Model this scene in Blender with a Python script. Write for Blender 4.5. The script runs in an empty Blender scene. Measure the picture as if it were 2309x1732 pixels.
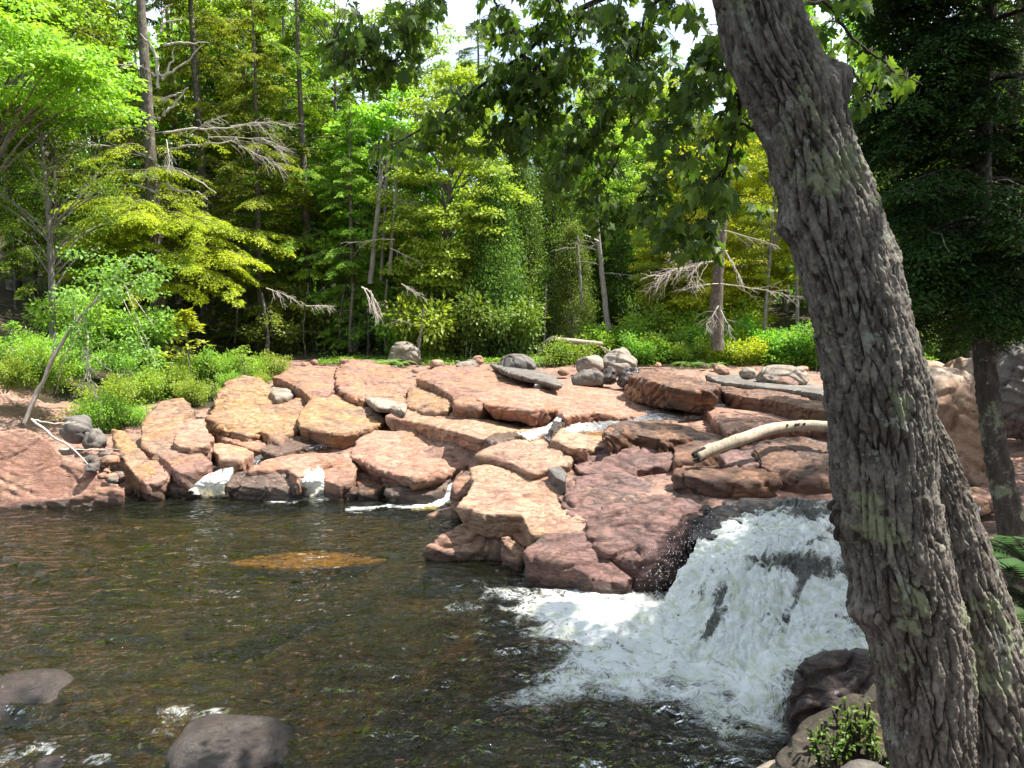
import bpy, bmesh, math, random
import numpy as np
from mathutils import Vector
R = math.radians
random.seed(7)
rng = np.random.default_rng(11)
S = bpy.context.scene
C = S.collection

# ------------------------------------------------------------------ camera, sky, sun, exposure
CAMZ, PITCH, F = 3.2, R(6.5), 1744.0
cd = bpy.data.cameras.new('camera'); cam = bpy.data.objects.new('camera', cd); C.objects.link(cam)
cam.location = (0, 0, CAMZ); cam.rotation_euler = (R(90) - PITCH, 0, 0)
cd.sensor_width = 36; cd.lens = 36 * F / 2309; cd.clip_start = .05; cd.clip_end = 2000
S.camera = cam
SUN_EL = R(62); SUN_AZ = math.atan2(.97, .08)          # direction TO the sun, clockwise from +Y
to_sun = Vector((math.sin(SUN_AZ) * math.cos(SUN_EL), math.cos(SUN_AZ) * math.cos(SUN_EL), math.sin(SUN_EL)))
w = bpy.data.worlds.new('World'); S.world = w; w.use_nodes = True
nt = w.node_tree; nt.nodes.clear()
wo = nt.nodes.new('ShaderNodeOutputWorld'); bg = nt.nodes.new('ShaderNodeBackground')
sk = nt.nodes.new('ShaderNodeTexSky'); sk.sky_type = 'NISHITA'; sk.sun_disc = False
sk.sun_elevation = SUN_EL; sk.sun_rotation = SUN_AZ
tc = nt.nodes.new('ShaderNodeTexCoord'); nz = nt.nodes.new('ShaderNodeTexNoise')
nz.inputs['Scale'].default_value = 2.2; nz.inputs['Detail'].default_value = 6
rp = nt.nodes.new('ShaderNodeValToRGB'); rp.color_ramp.elements[0].position = .36; rp.color_ramp.elements[1].position = .62
mx = nt.nodes.new('ShaderNodeMix'); mx.data_type = 'RGBA'
mx.inputs['B'].default_value = (7.2, 8.0, 8.8, 1)      # thin bright cloud
nt.links.new(tc.outputs['Generated'], nz.inputs['Vector']); nt.links.new(nz.outputs['Fac'], rp.inputs['Fac'])
nt.links.new(rp.outputs['Color'], mx.inputs['Factor']); nt.links.new(sk.outputs['Color'], mx.inputs['A'])
nt.links.new(mx.outputs['Result'], bg.inputs['Color']); bg.inputs['Strength'].default_value = .084
nt.links.new(bg.outputs['Background'], wo.inputs['Surface'])
sl = bpy.data.lights.new('sun', 'SUN'); sl.energy = 5.0; sl.angle = R(.55); sl.color = (1, .955, .88)
so = bpy.data.objects.new('sun', sl); C.objects.link(so); so.rotation_euler = to_sun.to_track_quat('Z', 'Y').to_euler()
S.view_settings.view_transform = 'Standard'; S.view_settings.look = 'None'
S.view_settings.exposure = 1.58; S.view_settings.gamma = 1
cy = S.cycles
cy.max_bounces = 8; cy.diffuse_bounces = 3; cy.glossy_bounces = 3; cy.transmission_bounces = 4
cy.transparent_max_bounces = 10; cy.caustics_reflective = False; cy.caustics_refractive = False
cy.sample_clamp_indirect = 6

# ------------------------------------------------------------------ pixel <-> place
def ray(px, py):
    x = (px - 1154.5) / F; y = (866 - py) / F
    d = np.array([x, math.cos(PITCH) + y * math.sin(PITCH), -math.sin(PITCH) + y * math.cos(PITCH)])
    return d
def at(px, py, z):                      # point of height z seen at that pixel
    d = ray(px, py); t = (z - CAMZ) / d[2]
    return np.array([d[0] * t, d[1] * t, z])
def atY(px, py, Y):                     # point at forward distance Y seen at that pixel
    d = ray(px, py); t = Y / d[1]
    return np.array([d[0] * t, Y, CAMZ + d[2] * t])

# ------------------------------------------------------------------ noise (vectorised)
def _h(ix, iy, iz, s):
    n = (ix.astype(np.int64) * 374761393 + iy.astype(np.int64) * 668265263 + iz.astype(np.int64) * 2147483647 + s * 974634777) & 0xffffffff
    n = ((n ^ (n >> 13)) * 1274126177) & 0xffffffff
    n = (n ^ (n >> 16)) & 0xffffffff
    return n
def vn(x, y, z=None, s=0):              # gradient noise about -1..1
    x = np.asarray(x, float); y = np.asarray(y, float); z = np.zeros_like(x) + .37 if z is None else np.asarray(z, float)
    fx, fy, fz = np.floor(x), np.floor(y), np.floor(z)
    ax, ay, az = x - fx, y - fy, z - fz
    u, v, w_ = [t * t * t * (t * (t * 6 - 15) + 10) for t in (ax, ay, az)]
    def g(i, j, k):
        h = _h(fx + i, fy + j, fz + k, s)
        gx = (h & 1023) / 511.5 - 1; gy = ((h >> 10) & 1023) / 511.5 - 1; gz = ((h >> 20) & 1023) / 511.5 - 1
        return gx * (ax - i) + gy * (ay - j) + gz * (az - k)
    def L(a, b, t): return a + (b - a) * t
    r = L(L(L(g(0,0,0), g(1,0,0), u), L(g(0,1,0), g(1,1,0), u), v), L(L(g(0,0,1), g(1,0,1), u), L(g(0,1,1), g(1,1,1), u), v), w_)
    return r * 1.35
def fbm(x, y, z=None, o=4, s=0, g=.5):
    a, t, f = 1, 0, 1
    for i in range(o):
        t = t + a * vn(np.asarray(x) * f, np.asarray(y) * f, None if z is None else np.asarray(z) * f, s + i * 17); a *= g; f *= 2.03
    return t
def sst(a, b, x):
    t = np.clip((x - a) / (b - a), 0, 1); return t * t * (3 - 2 * t)
def worley(x, y, s=0, perx=None):       # F1, F2, id
    ix, iy = np.floor(x), np.floor(y)
    f1 = np.full(x.shape, 9.); f2 = np.full(x.shape, 9.); idd = np.zeros(x.shape)
    for i in (-1, 0, 1):
        for j in (-1, 0, 1):
            cx, cy_ = ix + i, iy + j
            hx = np.mod(cx, perx) if perx else cx
            h = _h(hx, cy_, np.zeros_like(cx), s)
            dx = cx + (h & 1023) / 1023 - x; dy = cy_ + ((h >> 10) & 1023) / 1023 - y
            d = np.sqrt(dx * dx + dy * dy); m = d < f1
            f2 = np.where(m, f1, np.minimum(f2, d)); idd = np.where(m, ((h >> 20) & 1023) / 1023, idd); f1 = np.where(m, d, f1)
    return f1, f2, idd

# ------------------------------------------------------------------ objects
def mesh_np(name, V, Fc, mat, attrs=None, smooth=True):
    V = np.asarray(V, np.float32); Fc = np.asarray(Fc, np.int32)
    me = bpy.data.meshes.new(name); n, k = Fc.shape
    me.vertices.add(len(V)); me.vertices.foreach_set('co', V.ravel())
    me.loops.add(n * k); me.loops.foreach_set('vertex_index', Fc.ravel())
    me.polygons.add(n); me.polygons.foreach_set('loop_start', np.arange(0, n * k, k, dtype=np.int32))
    me.polygons.foreach_set('loop_total', np.full(n, k, np.int32))
    me.polygons.foreach_set('use_smooth', np.full(n, smooth, bool))
    for an, av in (attrs or {}).items():
        a = me.attributes.new(an, 'FLOAT', 'POINT'); a.data.foreach_set('value', np.asarray(av, np.float32).ravel())
    me.update(calc_edges=True)
    if mat: me.materials.append(mat)
    return me
def link(name, me, parent=None, loc=None):
    o = bpy.data.objects.new(name, me); C.objects.link(o)
    if parent: o.parent = parent
    if loc is not None: o.location = loc
    return o
def tag(o, label=None, cat=None, group=None, kind=None):
    for k, v in (('label', label), ('category', cat), ('group', group), ('kind', kind)):
        if v: o[k] = v
    return o
def empty(name, loc, label, cat, group=None, rz=0):
    o = bpy.data.objects.new(name, None); C.objects.link(o); o.location = loc; o.rotation_euler[2] = rz
    o.empty_display_size = .2
    return tag(o, label, cat, group)
def recentre(V):                        # origin at the base of the thing
    lo, hi = V.min(0), V.max(0); c = np.array([(lo[0] + hi[0]) / 2, (lo[1] + hi[1]) / 2, lo[2]])
    return V - c, c
def grid_faces(nu, nv):                 # nv rows of nu points
    i = np.arange(nu - 1)[None, :] + np.arange(nv - 1)[:, None] * nu
    i = i.ravel(); return np.stack([i, i + 1, i + 1 + nu, i + nu], 1)
class Geo:                              # collects arrays of quads
    def __init__(s): s.v = []; s.f = []; s.a = []; s.n = 0
    def add(s, V, Fc, a=None):
        s.v.append(np.asarray(V, float)); s.f.append(np.asarray(Fc) + s.n)
        s.a.append(np.full(len(V), .5) if a is None else np.asarray(a, float)); s.n += len(V)
    def tube(s, P, r, k=6, a=.5, rough=0):
        P = np.asarray(P, float); n = len(P); r = np.broadcast_to(np.asarray(r, float), (n,))
        T = np.gradient(P, axis=0); T /= np.linalg.norm(T, axis=1, keepdims=True) + 1e-9
        ref = np.array([0, 0, 1.]) if abs(T[:, 2]).mean() < .8 else np.array([0, 1., 0])
        U = np.cross(T, ref); U /= np.linalg.norm(U, axis=1, keepdims=True) + 1e-9; W = np.cross(T, U)
        th = np.arange(k) / k * 2 * np.pi
        rr = r[:, None] * (1 + (rough * rng.normal(size=(n, k)) if rough else 0))
        V = P[:, None] + (np.cos(th)[None, :, None] * U[:, None] + np.sin(th)[None, :, None] * W[:, None]) * rr[..., None] * np.ones((n, k, 1))
        V = V.reshape(-1, 3); i = np.arange(n - 1)[:, None] * k; j = np.arange(k)[None]; j2 = (j + 1) % k
        Fc = np.stack([i + j, i + j2, i + k + j2, i + k + j], -1).reshape(-1, 4)
        s.add(V, Fc, np.full(len(V), a))
    def build(s, name, mat, smooth=True):
        return mesh_np(name, np.concatenate(s.v), np.concatenate(s.f), mat, {'var': np.concatenate(s.a)}, smooth)
def curve(pts, n=24):                   # Catmull-Rom through points
    P = np.asarray(pts, float); P = np.vstack([2 * P[0] - P[1], P, 2 * P[-1] - P[-2]]); m = len(P) - 3
    t = np.linspace(0, m - 1e-6, n); i = t.astype(int); u = (t - i)[:, None]
    a, b, c, d = P[i], P[i + 1], P[i + 2], P[i + 3]
    return .5 * (2 * b + (c - a) * u + (2 * a - 5 * b + 4 * c - d) * u ** 2 + (3 * b - a - 3 * c + d) * u ** 3)

# ------------------------------------------------------------------ materials
class M_:
    def __init__(s, name):
        s.m = bpy.data.materials.new(name); s.m.use_nodes = True; s.t = s.m.node_tree; s.t.nodes.clear()
        s.out = s.n('OutputMaterial')
    def n(s, typ, **kw):
        nd = s.t.nodes.new('ShaderNode' + typ)
        for k, v in kw.items():
            if hasattr(nd, k): setattr(nd, k, v)
            else: s.set(nd, k.replace('_', ' '), v)
        return nd
    def set(s, nd, k, v):
        inp = nd.inputs[k] if k in nd.inputs else nd.inputs[k.title()]
        if isinstance(v, bpy.types.NodeSocket): s.t.links.new(v, inp)
        else: inp.default_value = v
    def pos(s, scale=(1, 1, 1), rot=(0, 0, 0)):
        g = s.n('NewGeometry'); m = s.n('Mapping'); m.inputs['Scale'].default_value = scale; m.inputs['Rotation'].default_value = rot
        s.t.links.new(g.outputs['Position'], m.inputs['Vector']); return m.outputs['Vector']
    def noise(s, vec, scale, detail=4, rough=.55, dist=0):
        n = s.n('TexNoise'); s.t.links.new(vec, n.inputs['Vector'])
        n.inputs['Scale'].default_value = scale; n.inputs['Detail'].default_value = detail
        n.inputs['Roughness'].default_value = rough; n.inputs['Distortion'].default_value = dist
        return n.outputs['Fac']
    def ramp(s, fac, stops):
        r = s.n('ValToRGB'); s.t.links.new(fac, r.inputs['Fac']); e = r.color_ramp.elements
        while len(e) < len(stops): e.new(.5)
        for el, (p, c) in zip(e, stops):
            el.position = p; el.color = (c, c, c, 1) if isinstance(c, (int, float)) else (*c, 1)
        return r.outputs['Color']
    def mix(s, fac, a, b, mode='MIX'):
        m = s.n('Mix'); m.data_type = 'RGBA'; m.blend_type = mode
        for k, v in (('Factor', fac), ('A', a), ('B', b)):
            i = m.inputs[k] if k == 'Factor' else [q for q in m.inputs if q.name == k and q.type == 'RGBA'][0]
            if isinstance(v, bpy.types.NodeSocket): s.t.links.new(v, i)
            else: i.default_value = (*v, 1) if isinstance(v, tuple) else v
        return [q for q in m.outputs if q.type == 'RGBA'][0]
    def math(s, op, a, b=0., c=None):
        m = s.n('Math'); m.operation = op
        for i, v in enumerate((a, b) if c is None else (a, b, c)):
            if isinstance(v, bpy.types.NodeSocket): s.t.links.new(v, m.inputs[i])
            else: m.inputs[i].default_value = v
        return m.outputs[0]
    def attr(s, nm):
        a = s.n('Attribute'); a.attribute_name = nm; return a.outputs['Fac']
    def rand(s): return s.n('ObjectInfo').outputs['Random']
    def bump(s, h, strength=.5, dist=.02, normal=None):
        b = s.n('Bump'); s.t.links.new(h, b.inputs['Height']); b.inputs['Strength'].default_value = strength; b.inputs['Distance'].default_value = dist
        if normal: s.t.links.new(normal, b.inputs['Normal'])
        return b.outputs['Normal']
    def pbr(s, col, rough=.8, normal=None, spec=.3):
        p = s.n('BsdfPrincipled')
        for k, v in (('Base Color', col), ('Roughness', rough), ('Specular IOR Level', spec)):
            if isinstance(v, bpy.types.NodeSocket): s.t.links.new(v, p.inputs[k])
            else: p.inputs[k].default_value = (*v, 1) if isinstance(v, tuple) else v
        if normal: s.t.links.new(normal, p.inputs['Normal'])
        return p.outputs[0]
    def end(s, sh): s.t.links.new(sh, s.out.inputs['Surface']); return s.m

STR_ROT = (R(-14), R(24), R(12))
def rockmat(name, cols, rough=.75, stain=.5, lichen=.0, dark=(.07, .05, .045), wet=0, fol=1., k=(.84, .745, .68)):
    cols = [tuple(a * b for a, b in zip(c_, k)) for c_ in cols]; m = M_(name); p = m.pos(); ps = m.pos((1.2, 1.2, 9), STR_ROT)
    big = m.noise(p, .9, 5, .6, .6); c = m.ramp(big, [(.38, cols[0]), (.46, cols[1]), (.53, cols[2]), (.62, cols[3 % len(cols)])])
    st = m.noise(ps, 1.6, 8, .65, .4)
    c = m.mix(m.ramp(st, [(.35, .0), (.7, .55 * fol)]), c, cols[1])
    rv = m.rand(); c = m.mix(m.math('MULTIPLY', rv, .42), c, (.24 * k[0], .17 * k[1], .16 * k[2])) if fol >= 1 else c
    fine = m.noise(p, 34, 6, .7)
    c = m.mix(m.ramp(fine, [(.3, .45), (.6, 0)]), c, tuple(x * .5 for x in cols[2]))
    mv = m.noise(p, 5.5, 10, .75, .3); c = m.mix(m.ramp(mv, [(.36, .6), (.48, .0)]), c, tuple(x * .42 for x in cols[3 % len(cols)])); c = m.mix(m.ramp(mv, [(.54, 0.), (.68, .55)]), c, tuple(min(.8, x * 1.45) for x in cols[0]))
    sp = m.noise(p, 1.9, 10, .72, .9)
    c = m.mix(m.ramp(sp, [(.53, 0.), (.60, stain)]), c, dark)
    if lichen:
        l = m.noise(p, 5.5, 9, .75, .2); c = m.mix(m.ramp(l, [(.56, 0.), (.61, lichen)]), c, (.22, .22, .14))
        l2 = m.noise(p, 3.1, 9, .7, .5); c = m.mix(m.ramp(l2, [(.60, 0.), (.64, lichen)]), c, (.25, .15, .03))
    cr = m.noise(ps, 2.4, 10, .75, .8); cr = m.math('ABSOLUTE', m.math('SUBTRACT', cr, .5))
    crk = m.ramp(cr, [(0, 0.), (.022, 1.)])
    cr2 = m.noise(m.pos((2.2, 2.2, 14), (R(-10), R(28), R(18))), 2.1, 9, .8, .5); cr2 = m.math('ABSOLUTE', m.math('SUBTRACT', cr2, .48)); c = m.mix(m.ramp(cr2, [(0, .75 * fol), (.016, 0.)]), c, tuple(x * .6 for x in dark))
    c = m.mix(m.ramp(cr, [(0, .9 * fol), (.014, 0.)]), c, tuple(x * .6 for x in dark))
    h = m.math('MULTIPLY_ADD', st, 1.2 * fol, m.math('MULTIPLY', m.noise(p, 16, 10, .78), 1.0)); h = m.math('MULTIPLY_ADD', crk, .35 * fol, h)
    nrm = m.bump(h, .75, .028)
    sz = m.n('SeparateXYZ'); m.t.links.new(m.n('NewGeometry').outputs['Position'], sz.inputs[0])
    wl = m.math('ADD', sz.outputs['Z'], m.math('MULTIPLY', m.noise(p, 3.5, 6, .7), -.16))
    wet_ = m.ramp(wl, [(.0, 1.), (.055, 0.)])                                  # splashed band above the pool
    c = m.mix(m.math('MULTIPLY', wet_, .62), c, tuple(x * .5 for x in dark)); rgd = m.ramp(sp, [(.4, rough), (.62, max(.15, rough - .25))])
    rg = m.math('MULTIPLY', rgd, m.math('MULTIPLY_ADD', wet_, -.6, 1.))
    return m.end(m.pbr(c, rg, nrm, .5 if wet else .3))
RK = dict(
    pink=rockmat('pink_rock', [(.42, .27, .21), (.54, .35, .25), (.50, .27, .21), (.46, .25, .13)], lichen=.0, stain=.30),
    bed=rockmat('bedrock', [(.34, .24, .20), (.46, .30, .23), (.38, .24, .19), (.22, .16, .14)], stain=.8),
    tan=rockmat('tan_boulder_rock', [(.50, .42, .34), (.60, .52, .44), (.42, .28, .19), (.30, .19, .13)], stain=.4, lichen=.4, fol=.15, k=(.8, .74, .68)),
    amber=rockmat('amber_wet_rock', [(.62, .44, .20), (.70, .50, .24), (.60, .42, .20), (.50, .36, .20)], stain=.2, rough=.4, wet=1, k=(1.35,1.15,1.)),
    peach=rockmat('peach_rock', [(.58, .42, .29), (.54, .37, .26), (.51, .30, .23), (.56, .39, .22)], stain=.28),
    orange=rockmat('orange_rock', [(.50, .34, .19), (.56, .34, .13), (.44, .27, .18), (.34, .26, .21)], lichen=.75, stain=.55),
    red=rockmat('red_rock', [(.30, .20, .18), (.46, .25, .19), (.50, .29, .15), (.27, .20, .18)], stain=.55, lichen=.2),
    purple=rockmat('purple_rock', [(.21, .14, .13), (.27, .17, .15), (.33, .21, .165), (.17, .13, .125)], stain=.45, k=(.72, .62, .60)),
    brown=rockmat('brown_rock', [(.17, .11, .085), (.30, .17, .10), (.38, .21, .10), (.12, .09, .08)], stain=.8, rough=.6, k=(.68, .60, .55)),
    grey=rockmat('grey_rock', [(.24, .23, .22), (.32, .30, .27), (.20, .185, .175), (.36, .33, .29)], stain=.6, lichen=.3, fol=.15, k=(.5, .48, .46)),
    pale=rockmat('pale_rock', [(.46, .42, .37), (.55, .50, .43), (.36, .31, .27), (.60, .56, .50)], stain=.6, lichen=.5, fol=.2, k=(.52, .48, .44)),
    dark=rockmat('wet_dark_rock', [(.035, .03, .028), (.07, .055, .045), (.05, .04, .035), (.09, .07, .05)], rough=.35, stain=.5, wet=1, k=(.6, .6, .6)),
    slate=rockmat('slate_grey_rock', [(.085, .078, .072), (.14, .13, .12), (.10, .09, .08), (.17, .155, .14)], rough=.42, stain=.8, lichen=.2, fol=.35, k=(.62, .60, .60)),
    moss=rockmat('mossy_brown_rock', [(.07, .055, .04), (.12, .09, .065), (.09, .075, .05), (.15, .12, .09)], rough=.7, stain=.6, lichen=.25, fol=.3, k=(.40, .38, .36)),
    wet=rockmat('wet_brown_rock', [(.13, .10, .08), (.20, .14, .105), (.16, .12, .09), (.10, .08, .06)], rough=.38, stain=.4, wet=1),
)
def leafmat(name, c1, c2, trans=.55, obvar=.5):
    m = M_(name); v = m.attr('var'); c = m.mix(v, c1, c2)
    hs = m.n('HueSaturation'); m.t.links.new(c, hs.inputs['Color'])
    m.t.links.new(m.math('MULTIPLY_ADD', m.rand(), .05 * obvar * 2, .5 - .05 * obvar), hs.inputs['Hue'])
    m.t.links.new(m.math('MULTIPLY_ADD', m.rand(), .6 * obvar, 1 - .3 * obvar), hs.inputs['Value'])
    d = m.n('BsdfDiffuse'); m.t.links.new(hs.outputs[0], d.inputs['Color'])
    t = m.n('BsdfTranslucent'); hs2 = m.mix(1., hs.outputs[0], (1., 1., .45), 'MULTIPLY'); m.t.links.new(hs2, t.inputs['Color'])
    x = m.n('MixShader'); x.inputs[0].default_value = trans; m.t.links.new(d.outputs[0], x.inputs[1]); m.t.links.new(t.outputs[0], x.inputs[2])
    g = m.n('BsdfGlossy'); g.inputs['Roughness'].default_value = .55; g.inputs['Color'].default_value = (1, 1, 1, 1)
    y = m.n('MixShader'); y.inputs[0].default_value = .02; m.t.links.new(x.outputs[0], y.inputs[1]); m.t.links.new(g.outputs[0], y.inputs[2])
    return m.end(y.outputs[0])
LF = dict(
    hem=leafmat('hemlock_needles', (.07, .14, .018), (.36, .47, .035)),
    hemshade=leafmat('shaded_hemlock_needles', (.02, .045, .012), (.055, .10, .02), .3),  # darker copy of the hemlock needles, shade put into the colour
    dec=leafmat('fresh_green_leaves', (.11, .22, .025), (.38, .55, .06)),
    yel=leafmat('yellow_green_leaves', (.18, .30, .02), (.50, .60, .03)),
    pale=leafmat('pale_green_leaves', (.15, .27, .05), (.28, .42, .08)),
    cedar=leafmat('cedar_sprays', (.06, .12, .02), (.20, .29, .04), .45),
    bush=leafmat('bush_leaves', (.12, .26, .03), (.28, .46, .045)),
    maple=leafmat('maple_leaves', (.05, .11, .018), (.17, .27, .035), .62, .0),
)
def barkmat(name, c1, c2, c3, lichen=0, scale=1, rough=.9):
    m = M_(name); p = m.pos((1, 1, .25)); pf = m.pos()
    a = m.noise(p, 22 * scale, 8, .7); c = m.ramp(a, [(.3, c1), (.5, c2), (.72, c3)])
    if lichen:
        l = m.noise(pf, 6, 9, .72, .3); c = m.mix(m.ramp(l, [(.54, 0.), (.60, lichen)]), c, (.30, .34, .22))
        l = m.noise(pf, 17, 6, .7, .2); c = m.mix(m.ramp(l, [(.60, 0.), (.64, lichen)]), c, (.40, .42, .36))
    return m.end(m.pbr(c, rough, m.bump(m.noise(p, 60 * scale, 8, .75), .6, .01), .2))
BK = dict(
    hem=barkmat('hemlock_bark', (.045, .035, .03), (.10, .08, .065), (.16, .14, .12), .4),
    darkhem=barkmat('dark_mossy_bark', (.02, .015, .012), (.05, .04, .032), (.09, .08, .065), .35),
    grey=barkmat('grey_bark', (.09, .08, .07), (.17, .15, .13), (.26, .24, .21), .3),
    dead=barkmat('bleached_dead_wood', (.22, .19, .16), (.38, .34, .29), (.50, .46, .40)),
    twig=barkmat('dry_grey_twigs', (.24, .21, .17), (.36, .32, .27), (.48, .43, .37)),
    dark=barkmat('dark_twigs', (.02, .015, .012), (.035, .028, .02), (.06, .05, .04)),
    log=barkmat('pale_driftwood', (.16, .12, .09), (.33, .27, .205), (.42, .36, .285), .35),
)
# ------------------------------------------------------------------ land form
def Zmean(X, Y):                        # the mean top of the rock shelf
    zl = .25 + .085 * (Y - 12.6); zr = .85 + .03 * (Y - 11)
    t = sst(-2.6, -.4, X); z = zl * (1 - t) + zr * t
    return np.minimum(z, 1.22)
def hit(px, py, off=0.):
    d = ray(px, py); t = np.linspace(3, 60, 2400); P = d[None] * t[:, None]; P[:, 2] += CAMZ
    z = Zmean(P[:, 0], P[:, 1]) + off; k = np.where(P[:, 2] <= z)[0]
    return P[k[0]] if len(k) else P[-1]
WL = [(-500, 1165), (0, 1134), (160, 1119), (290, 1101), (420, 1100), (520, 1112), (680, 1114), (820, 1112), (900, 1122), (1000, 1120), (1040, 1150),
      (1060, 1180), (975, 1234), (1060, 1250), (1150, 1256), (1230, 1262), (1340, 1300), (1430, 1312), (1520, 1290),
      (1640, 1380), (1760, 1450), (1830, 1560), (1800, 1650), (1760, 1760), (1750, 1900)]
POOL = [at(a, b, 0)[:2] for a, b in WL] + [np.array(q) for q in ((2.0, 2.6), (-2, 2.2), (-16, 2.2), (-22, 8), (-18, 10.6))]
POOL = np.array(POOL)
def sdist(X, Y, poly):                  # + outside, - inside
    d = np.full(X.shape, 1e9); ins = np.zeros(X.shape, bool); n = len(poly)
    for i in range(n):
        a, b = poly[i], poly[(i + 1) % n]; e = b - a; L2 = e @ e + 1e-9
        t = np.clip(((X - a[0]) * e[0] + (Y - a[1]) * e[1]) / L2, 0, 1)
        d = np.minimum(d, np.hypot(X - a[0] - t * e[0], Y - a[1] - t * e[1]))
        c = ((a[1] > Y) != (b[1] > Y)) & (X < (b[0] - a[0]) * (Y - a[1]) / (b[1] - a[1] + 1e-12) + a[0]); ins ^= c
    return np.where(ins, -d, d)
def bed(X, Y):
    d = sdist(X, Y, POOL); z = Zmean(X, Y) - .035 + .025 * fbm(X * 1.3, Y * 1.3, o=4)
    # camera-side bank on the right and behind the viewer
    bank = 1.15 + .25 * sst(3, 6, X) + .06 * fbm(X * 2, Y * 2, s=5); kb = sst(4.6, 2.6, Y - .25 * np.maximum(X - 2, 0)) * sst(.9, 1.9, X)
    z = z * (1 - kb) + bank * kb
    zr = z; z = np.where(d > 0, np.minimum(zr, -.25 + d * 1.6), -.16 - np.minimum(-d * .5, 1.1) * (1 - .72 * sst(9.3, 10.6, Y) * sst(1., -1., X)) + .12 * fbm(X * 1.1, Y * 1.1, s=3))
    back = sst(2.2, .6, Y); z = z * (1 - back) + 1.5 * back
    cap = -.35 + 1.0 * sst(6.2, 8.6, Y); mk = sst(.7, 1.2, X) * sst(4.9, 5.4, Y) * sst(9.3, 8.6, Y) * sst(6., 5., X); z = z * (1 - mk) + np.minimum(z, cap) * mk
    return z
def ground(X, Y):
    base = 1.12 + .05 * fbm(X * .6, Y * .6) + .09 * np.clip(Y - 24, 0, 8)
    side = .25 + .75 * np.clip(np.abs(X + 3) / 26, 0, 1)
    hill = np.maximum(Y - 31, 0) * .30 * side
    hill = 16 * (1 - np.exp(-hill / 16))
    left = np.clip(-X - 9 - (Y - 17) * .0, 0, 14) * .22 * sst(13.5, 17, Y)
    rightb = np.clip(X - 7.5, 0, 14) * .25 * sst(24, 9, Y)
    z = base + hill + left + rightb + .25 * fbm(X * .13, Y * .13, s=9) * sst(26, 34, Y)
    return z
def grid(x0, x1, y0, y1, st):
    xs = np.arange(x0, x1 + st / 2, st); ys = np.arange(y0, y1 + st / 2, st); X, Y = np.meshgrid(xs, ys)
    return X, Y, grid_faces(len(xs), len(ys))

X, Y, Fc = grid(-17, 12, 1.4, 24.5, .07)
Zb = bed(X, Y); Zg = ground(X, Y)
edge = sst(-9.5, -12.5, X) * sst(12.5, 13.5, Y) + sst(6.5, 9.5, X) * sst(5, 8, Y); edge = np.clip(edge, 0, 1)
Zb = Zb * (1 - edge) + (Zg - .1) * edge
st_ = fbm(X * 2 - Y, (X * .4 + Y) * 4, s=21, o=3); Zb += np.where(Zb > -.2, .035 * st_, 0)
o = link('rock_shelf', mesh_np('rock_shelf', np.stack([X, Y, Zb], -1).reshape(-1, 3), Fc, RK['bed'])); tag(o, kind='structure')
# dark mud and stone of the pool bottom
m = M_('riverbed'); p = m.pos()
n1 = m.noise(p, 2.4, 8, .7, .5)
c = m.ramp(n1, [(.3, (.005, .006, .003)), (.5, (.014, .013, .006)), (.7, (.07, .045, .015))])
RB = m.end(m.pbr(c, .8, m.bump(m.noise(p, 9, 8, .7), .8, .06)))
me = o.data; me.materials.append(RB)
cz = Zb.reshape(-1)[Fc].mean(1); cx_ = X.reshape(-1)[Fc].mean(1)
me.materials.append(None); cy2 = Y.reshape(-1)[Fc].mean(1); mi = np.where(cz < -.12, 1, np.where((cx_ / cy2 < -.33) & (cy2 > 17.6 + .8 * vn(cx_, cy2)), 2, 0)).astype(np.int32); me.polygons.foreach_set('material_index', mi); me.update()
# forest ground
m = M_('leaf_litter'); p = m.pos()
c = m.ramp(m.noise(p, 3, 9, .75, .5), [(.3, (.012, .012, .006)), (.5, (.035, .03, .014)), (.64, (.08, .045, .02)), (.72, (.03, .06, .012))])
GM = m.end(m.pbr(c, .9, m.bump(m.noise(p, 14, 8, .75), 1, .06)))
xs = np.concatenate([np.arange(-600, -60, 40), np.arange(-60, 60, .6), np.arange(60, 601, 40)])
ys = np.concatenate([np.arange(-60, 0, 6), np.arange(0, 60, .6), np.arange(60, 140, 4), np.arange(140, 601, 46)])
X, Y = np.meshgrid(xs, ys)
Zg = ground(X, Y); ins = sst(-18, -13, X) * sst(12.6, 9.6, X) * sst(24.6, 23.4, Y); nearl = sst(13.0, 11.5, Y) * sst(10, 6, X)
Zg = Zg * (1 - ins) + (-1.8) * ins
Zg = np.where((Y < 1.6), 1.2, Zg); Zg = np.where((Y > -3) & (Y < 2.6), np.minimum(Zg, 1.2), Zg)
o = link('ground', mesh_np('ground', np.stack([X, Y, Zg], -1).reshape(-1, 3), grid_faces(len(xs), len(ys)), GM)); tag(o, kind='structure'); bpy.data.objects['rock_shelf'].data.materials[2] = GM

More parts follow.
